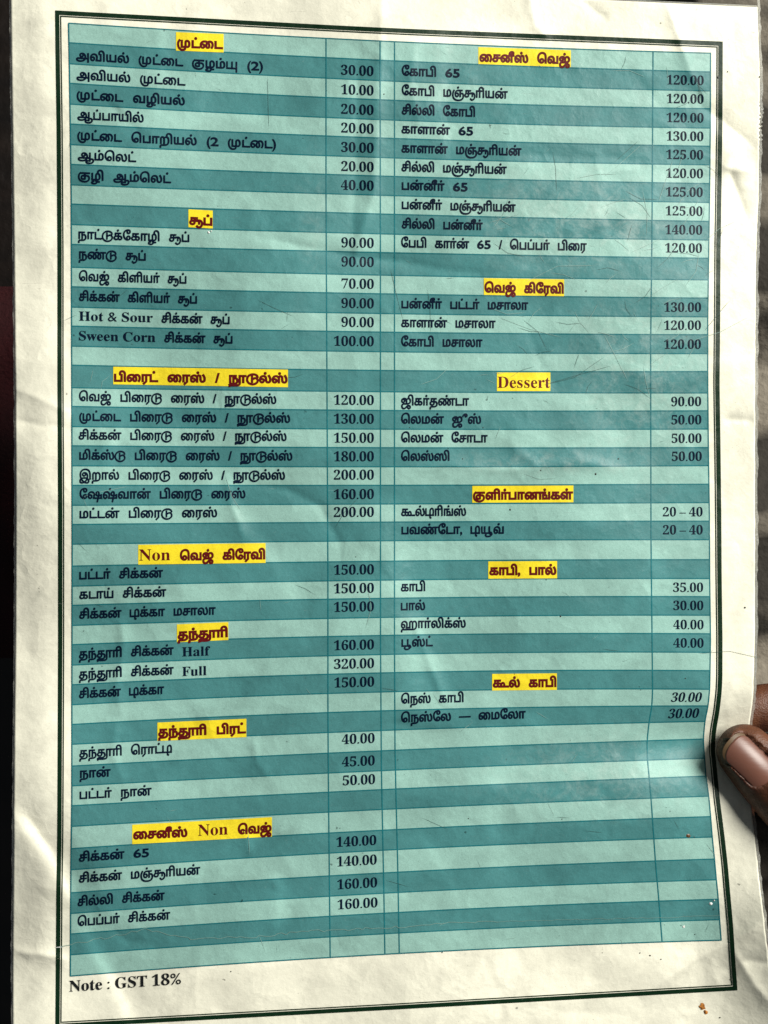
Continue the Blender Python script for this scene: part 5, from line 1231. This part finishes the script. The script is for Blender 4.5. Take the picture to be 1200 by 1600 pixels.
def skin_mat():
    m, nt, p = new_mat('brown_skin')
    L = nt.links
    tcx = nt.nodes.new('ShaderNodeTexCoord')
    n = nt.nodes.new('ShaderNodeTexNoise'); n.inputs['Scale'].default_value = 160; n.inputs['Detail'].default_value = 6
    L.new(tcx.outputs['Object'], n.inputs['Vector'])
    r = nt.nodes.new('ShaderNodeValToRGB')
    r.color_ramp.elements[0].position = .3; r.color_ramp.elements[0].color = (.050, .015, .007, 1)
    r.color_ramp.elements[1].position = .7; r.color_ramp.elements[1].color = (.13, .046, .019, 1)
    L.new(n.outputs['Fac'], r.inputs[0]); L.new(r.outputs[0], p.inputs['Base Color'])
    v = nt.nodes.new('ShaderNodeTexVoronoi'); v.inputs['Scale'].default_value = 1900
    L.new(tcx.outputs['Object'], v.inputs['Vector'])
    mp = nt.nodes.new('ShaderNodeMapping'); mp.inputs['Scale'].default_value = (1, 1, 1); mp.inputs['Rotation'].default_value = (0, 0, math.radians(45))
    L.new(tcx.outputs['Object'], mp.inputs['Vector'])
    n3 = nt.nodes.new('ShaderNodeTexNoise'); n3.inputs['Scale'].default_value = 500; n3.inputs['Detail'].default_value = 4
    mp.inputs['Scale'].default_value = (.35, 2.0, 1)
    L.new(mp.outputs[0], n3.inputs['Vector'])
    ad = nt.nodes.new('ShaderNodeMath'); ad.operation = 'MULTIPLY_ADD'; ad.inputs[1].default_value = 1.6
    L.new(n3.outputs['Fac'], ad.inputs[0]); L.new(v.outputs['Distance'], ad.inputs[2])
    b = nt.nodes.new('ShaderNodeBump'); b.inputs['Distance'].default_value = .00012; b.inputs['Strength'].default_value = .8
    L.new(ad.outputs[0], b.inputs['Height']); L.new(b.outputs[0], p.inputs['Normal'])
    p.inputs['Roughness'].default_value = .52
    p.inputs['Specular IOR Level'].default_value = .35
    p.inputs['Subsurface Weight'].default_value = .12
    p.inputs['Subsurface Radius'].default_value = (.003, .0012, .0006)
    p.inputs['Subsurface Scale'].default_value = .6
    return m


M_SKIN = skin_mat()
person = tag(empty('person', (0, 0, 0)), 'hand at the right edge, thumb pressing on the menu, fingers bent beneath it', 'person')
tmp = mesh_obj('hand', HV, HF, M_SKIN, person)
rm = tmp.modifiers.new('remesh', 'REMESH'); rm.mode = 'VOXEL'; rm.voxel_size = .0007
sm = tmp.modifiers.new('smooth', 'SMOOTH'); sm.factor = .5; sm.iterations = 9
dg = bpy.context.evaluated_depsgraph_get()
ev = tmp.evaluated_get(dg)
hm = bpy.data.meshes.new_from_object(ev)
tmp.modifiers.clear()
tmp.data = hm
hm.name = 'hand'
hm.polygons.foreach_set('use_smooth', [True] * len(hm.polygons))
hand = tmp

# nail bed: a shallow seat with raised folds round it, then the nail itself
cN = at_height(1171, 1180, hp + 17)
ax = np.array([-1.0, 1.0, 0.0]); ax /= np.linalg.norm(ax)       # towards the tip
up = np.array([.22, .10, .97]); up -= ax * up.dot(ax); up /= np.linalg.norm(up)
lat = np.cross(ax, up)
NW, NL0, NL1 = 5.1e-3, -10.0e-3, 5.8e-3                            # half width, root, free edge


def nail_sd(a, l):
    """signed distance to the outline of the nail in its own plane (metres), negative inside"""
    am = (NL0 + NL1) / 2; hl = (NL1 - NL0) / 2
    rc_ = 3.9e-3
    qx = np.abs(a - am) - (hl - rc_); qy = np.abs(l) - (NW - rc_)
    return np.hypot(np.maximum(qx, 0), np.maximum(qy, 0)) + np.minimum(np.maximum(qx, qy), 0) - rc_


co = np.empty(len(hm.vertices) * 3); hm.vertices.foreach_get('co', co); co = co.reshape(-1, 3)
bvh = BVHTree.FromPolygons([Vector(v) for v in co], [tuple(p.vertices) for p in hm.polygons])


def flesh(a, l):
    loc = bvh.ray_cast(Vector(cN + ax * a + lat * l + up * .02), Vector(-up))[0]
    return float((np.array(loc) - cN) @ up)


f0, f1, f2 = flesh(0, 0), flesh(-.007, 0), flesh(.004, 0)
B1 = (f1 - f0) / -.007 * .7
ARCH = lambda a, l: f0 + .0001 + B1 * a - .5 * (a / .030) ** 2 * .030 - .5 * (l / .0076) ** 2 * .0076 - .15 * (l / .0088) ** 4 * .0088
rel = co - cN
a_, l_, n_ = rel @ ax, rel @ lat, rel @ up
sd = nail_sd(a_, l_)
near = (n_ > -9e-3) & (np.abs(a_) < .02) & (np.abs(l_) < .012)
arch = ARCH(a_, l_)
seat = np.minimum(n_, arch - .0006)
wrap = arch - .0001 + .0009 * np.exp(-((sd - .0011) / .0011) ** 2) * (1 - .75 * sstep(a_, .001, .005))
blend = np.exp(-(np.maximum(sd, 0) / .0022) ** 2)
new_n = np.where(sd < .0001, seat, n_ * (1 - blend) + np.maximum(wrap, n_ - .0005) * blend)
co = co + ((new_n - n_) * near)[:, None] * up
# creases over the knuckle
for c0, dep in ((-.0165, .0005), (-.0185, .0004), (-.0215, .00035)):
    co = co - ((n_ > -9e-3) * (np.abs(l_) < .011) * dep * np.exp(-((a_ - c0 + .06 * l_ * np.sin(l_ * 900)) / .0005) ** 2))[:, None] * up
hm.vertices.foreach_set('co', co.ravel()); hm.update()

mn, nt, p = new_mat('thumbnail')
L = nt.links
tcx = nt.nodes.new('ShaderNodeTexCoord'); mp = nt.nodes.new('ShaderNodeMapping')
mp.inputs['Rotation'].default_value = (0, 0, math.radians(45)); mp.inputs['Scale'].default_value = (.1, 1.6, 1)
L.new(tcx.outputs['Object'], mp.inputs['Vector'])
n = nt.nodes.new('ShaderNodeTexNoise'); n.inputs['Scale'].default_value = 700; L.new(mp.outputs[0], n.inputs['Vector'])
b = nt.nodes.new('ShaderNodeBump'); b.inputs['Distance'].default_value = .00003; L.new(n.outputs['Fac'], b.inputs['Height'])
L.new(b.outputs[0], p.inputs['Normal'])
p.inputs['Base Color'].default_value = (.15, .062, .042, 1)
p.inputs['Roughness'].default_value = .36
p.inputs['Subsurface Weight'].default_value = .1
p.inputs['Subsurface Radius'].default_value = (.002, .001, .0006)
mt, nt, p = new_mat('nail_free_edge')
p.inputs['Base Color'].default_value = (.11, .065, .03, 1); p.inputs['Roughness'].default_value = .4


def nail_patch(name, a0, a1, mat, lift, parent):
    """a thin arched plate; v runs across, i from the cuticle to the free edge"""
    na, nl = 30, 32
    G = np.zeros((na + 1, nl + 1, 3))
    for j in range(nl + 1):
        v = j / nl * 2 - 1
        t = abs(v)
        end = NL1 - .0040 * (1 - math.sqrt(max(0, 1 - t ** 2.6)))
        root = NL0 + .0030 * (1 - math.sqrt(max(0, 1 - t ** 2.6)))
        lo = root if a0 is None else end - a0
        hi = end - a1
        for i in range(na + 1):
            a = lo + (hi - lo) * i / na
            G[i, j] = cN + ax * a + lat * (v * NW) + up * (ARCH(a, v * NW) + lift)
    F = [(i * (nl + 1) + j, (i + 1) * (nl + 1) + j, (i + 1) * (nl + 1) + j + 1, i * (nl + 1) + j + 1)
         for i in range(na) for j in range(nl)]
    o = fix_up(mesh_obj(name, G.reshape(-1, 3), F, mat, parent))
    m = o.modifiers.new('thickness', 'SOLIDIFY'); m.thickness = .0005; m.offset = -1
    return o


nail = nail_patch('thumbnail', None, .0008, mn, .0, hand)
nail_patch('nail_edge', .0008, -.0002, mt, -.00005, hand)
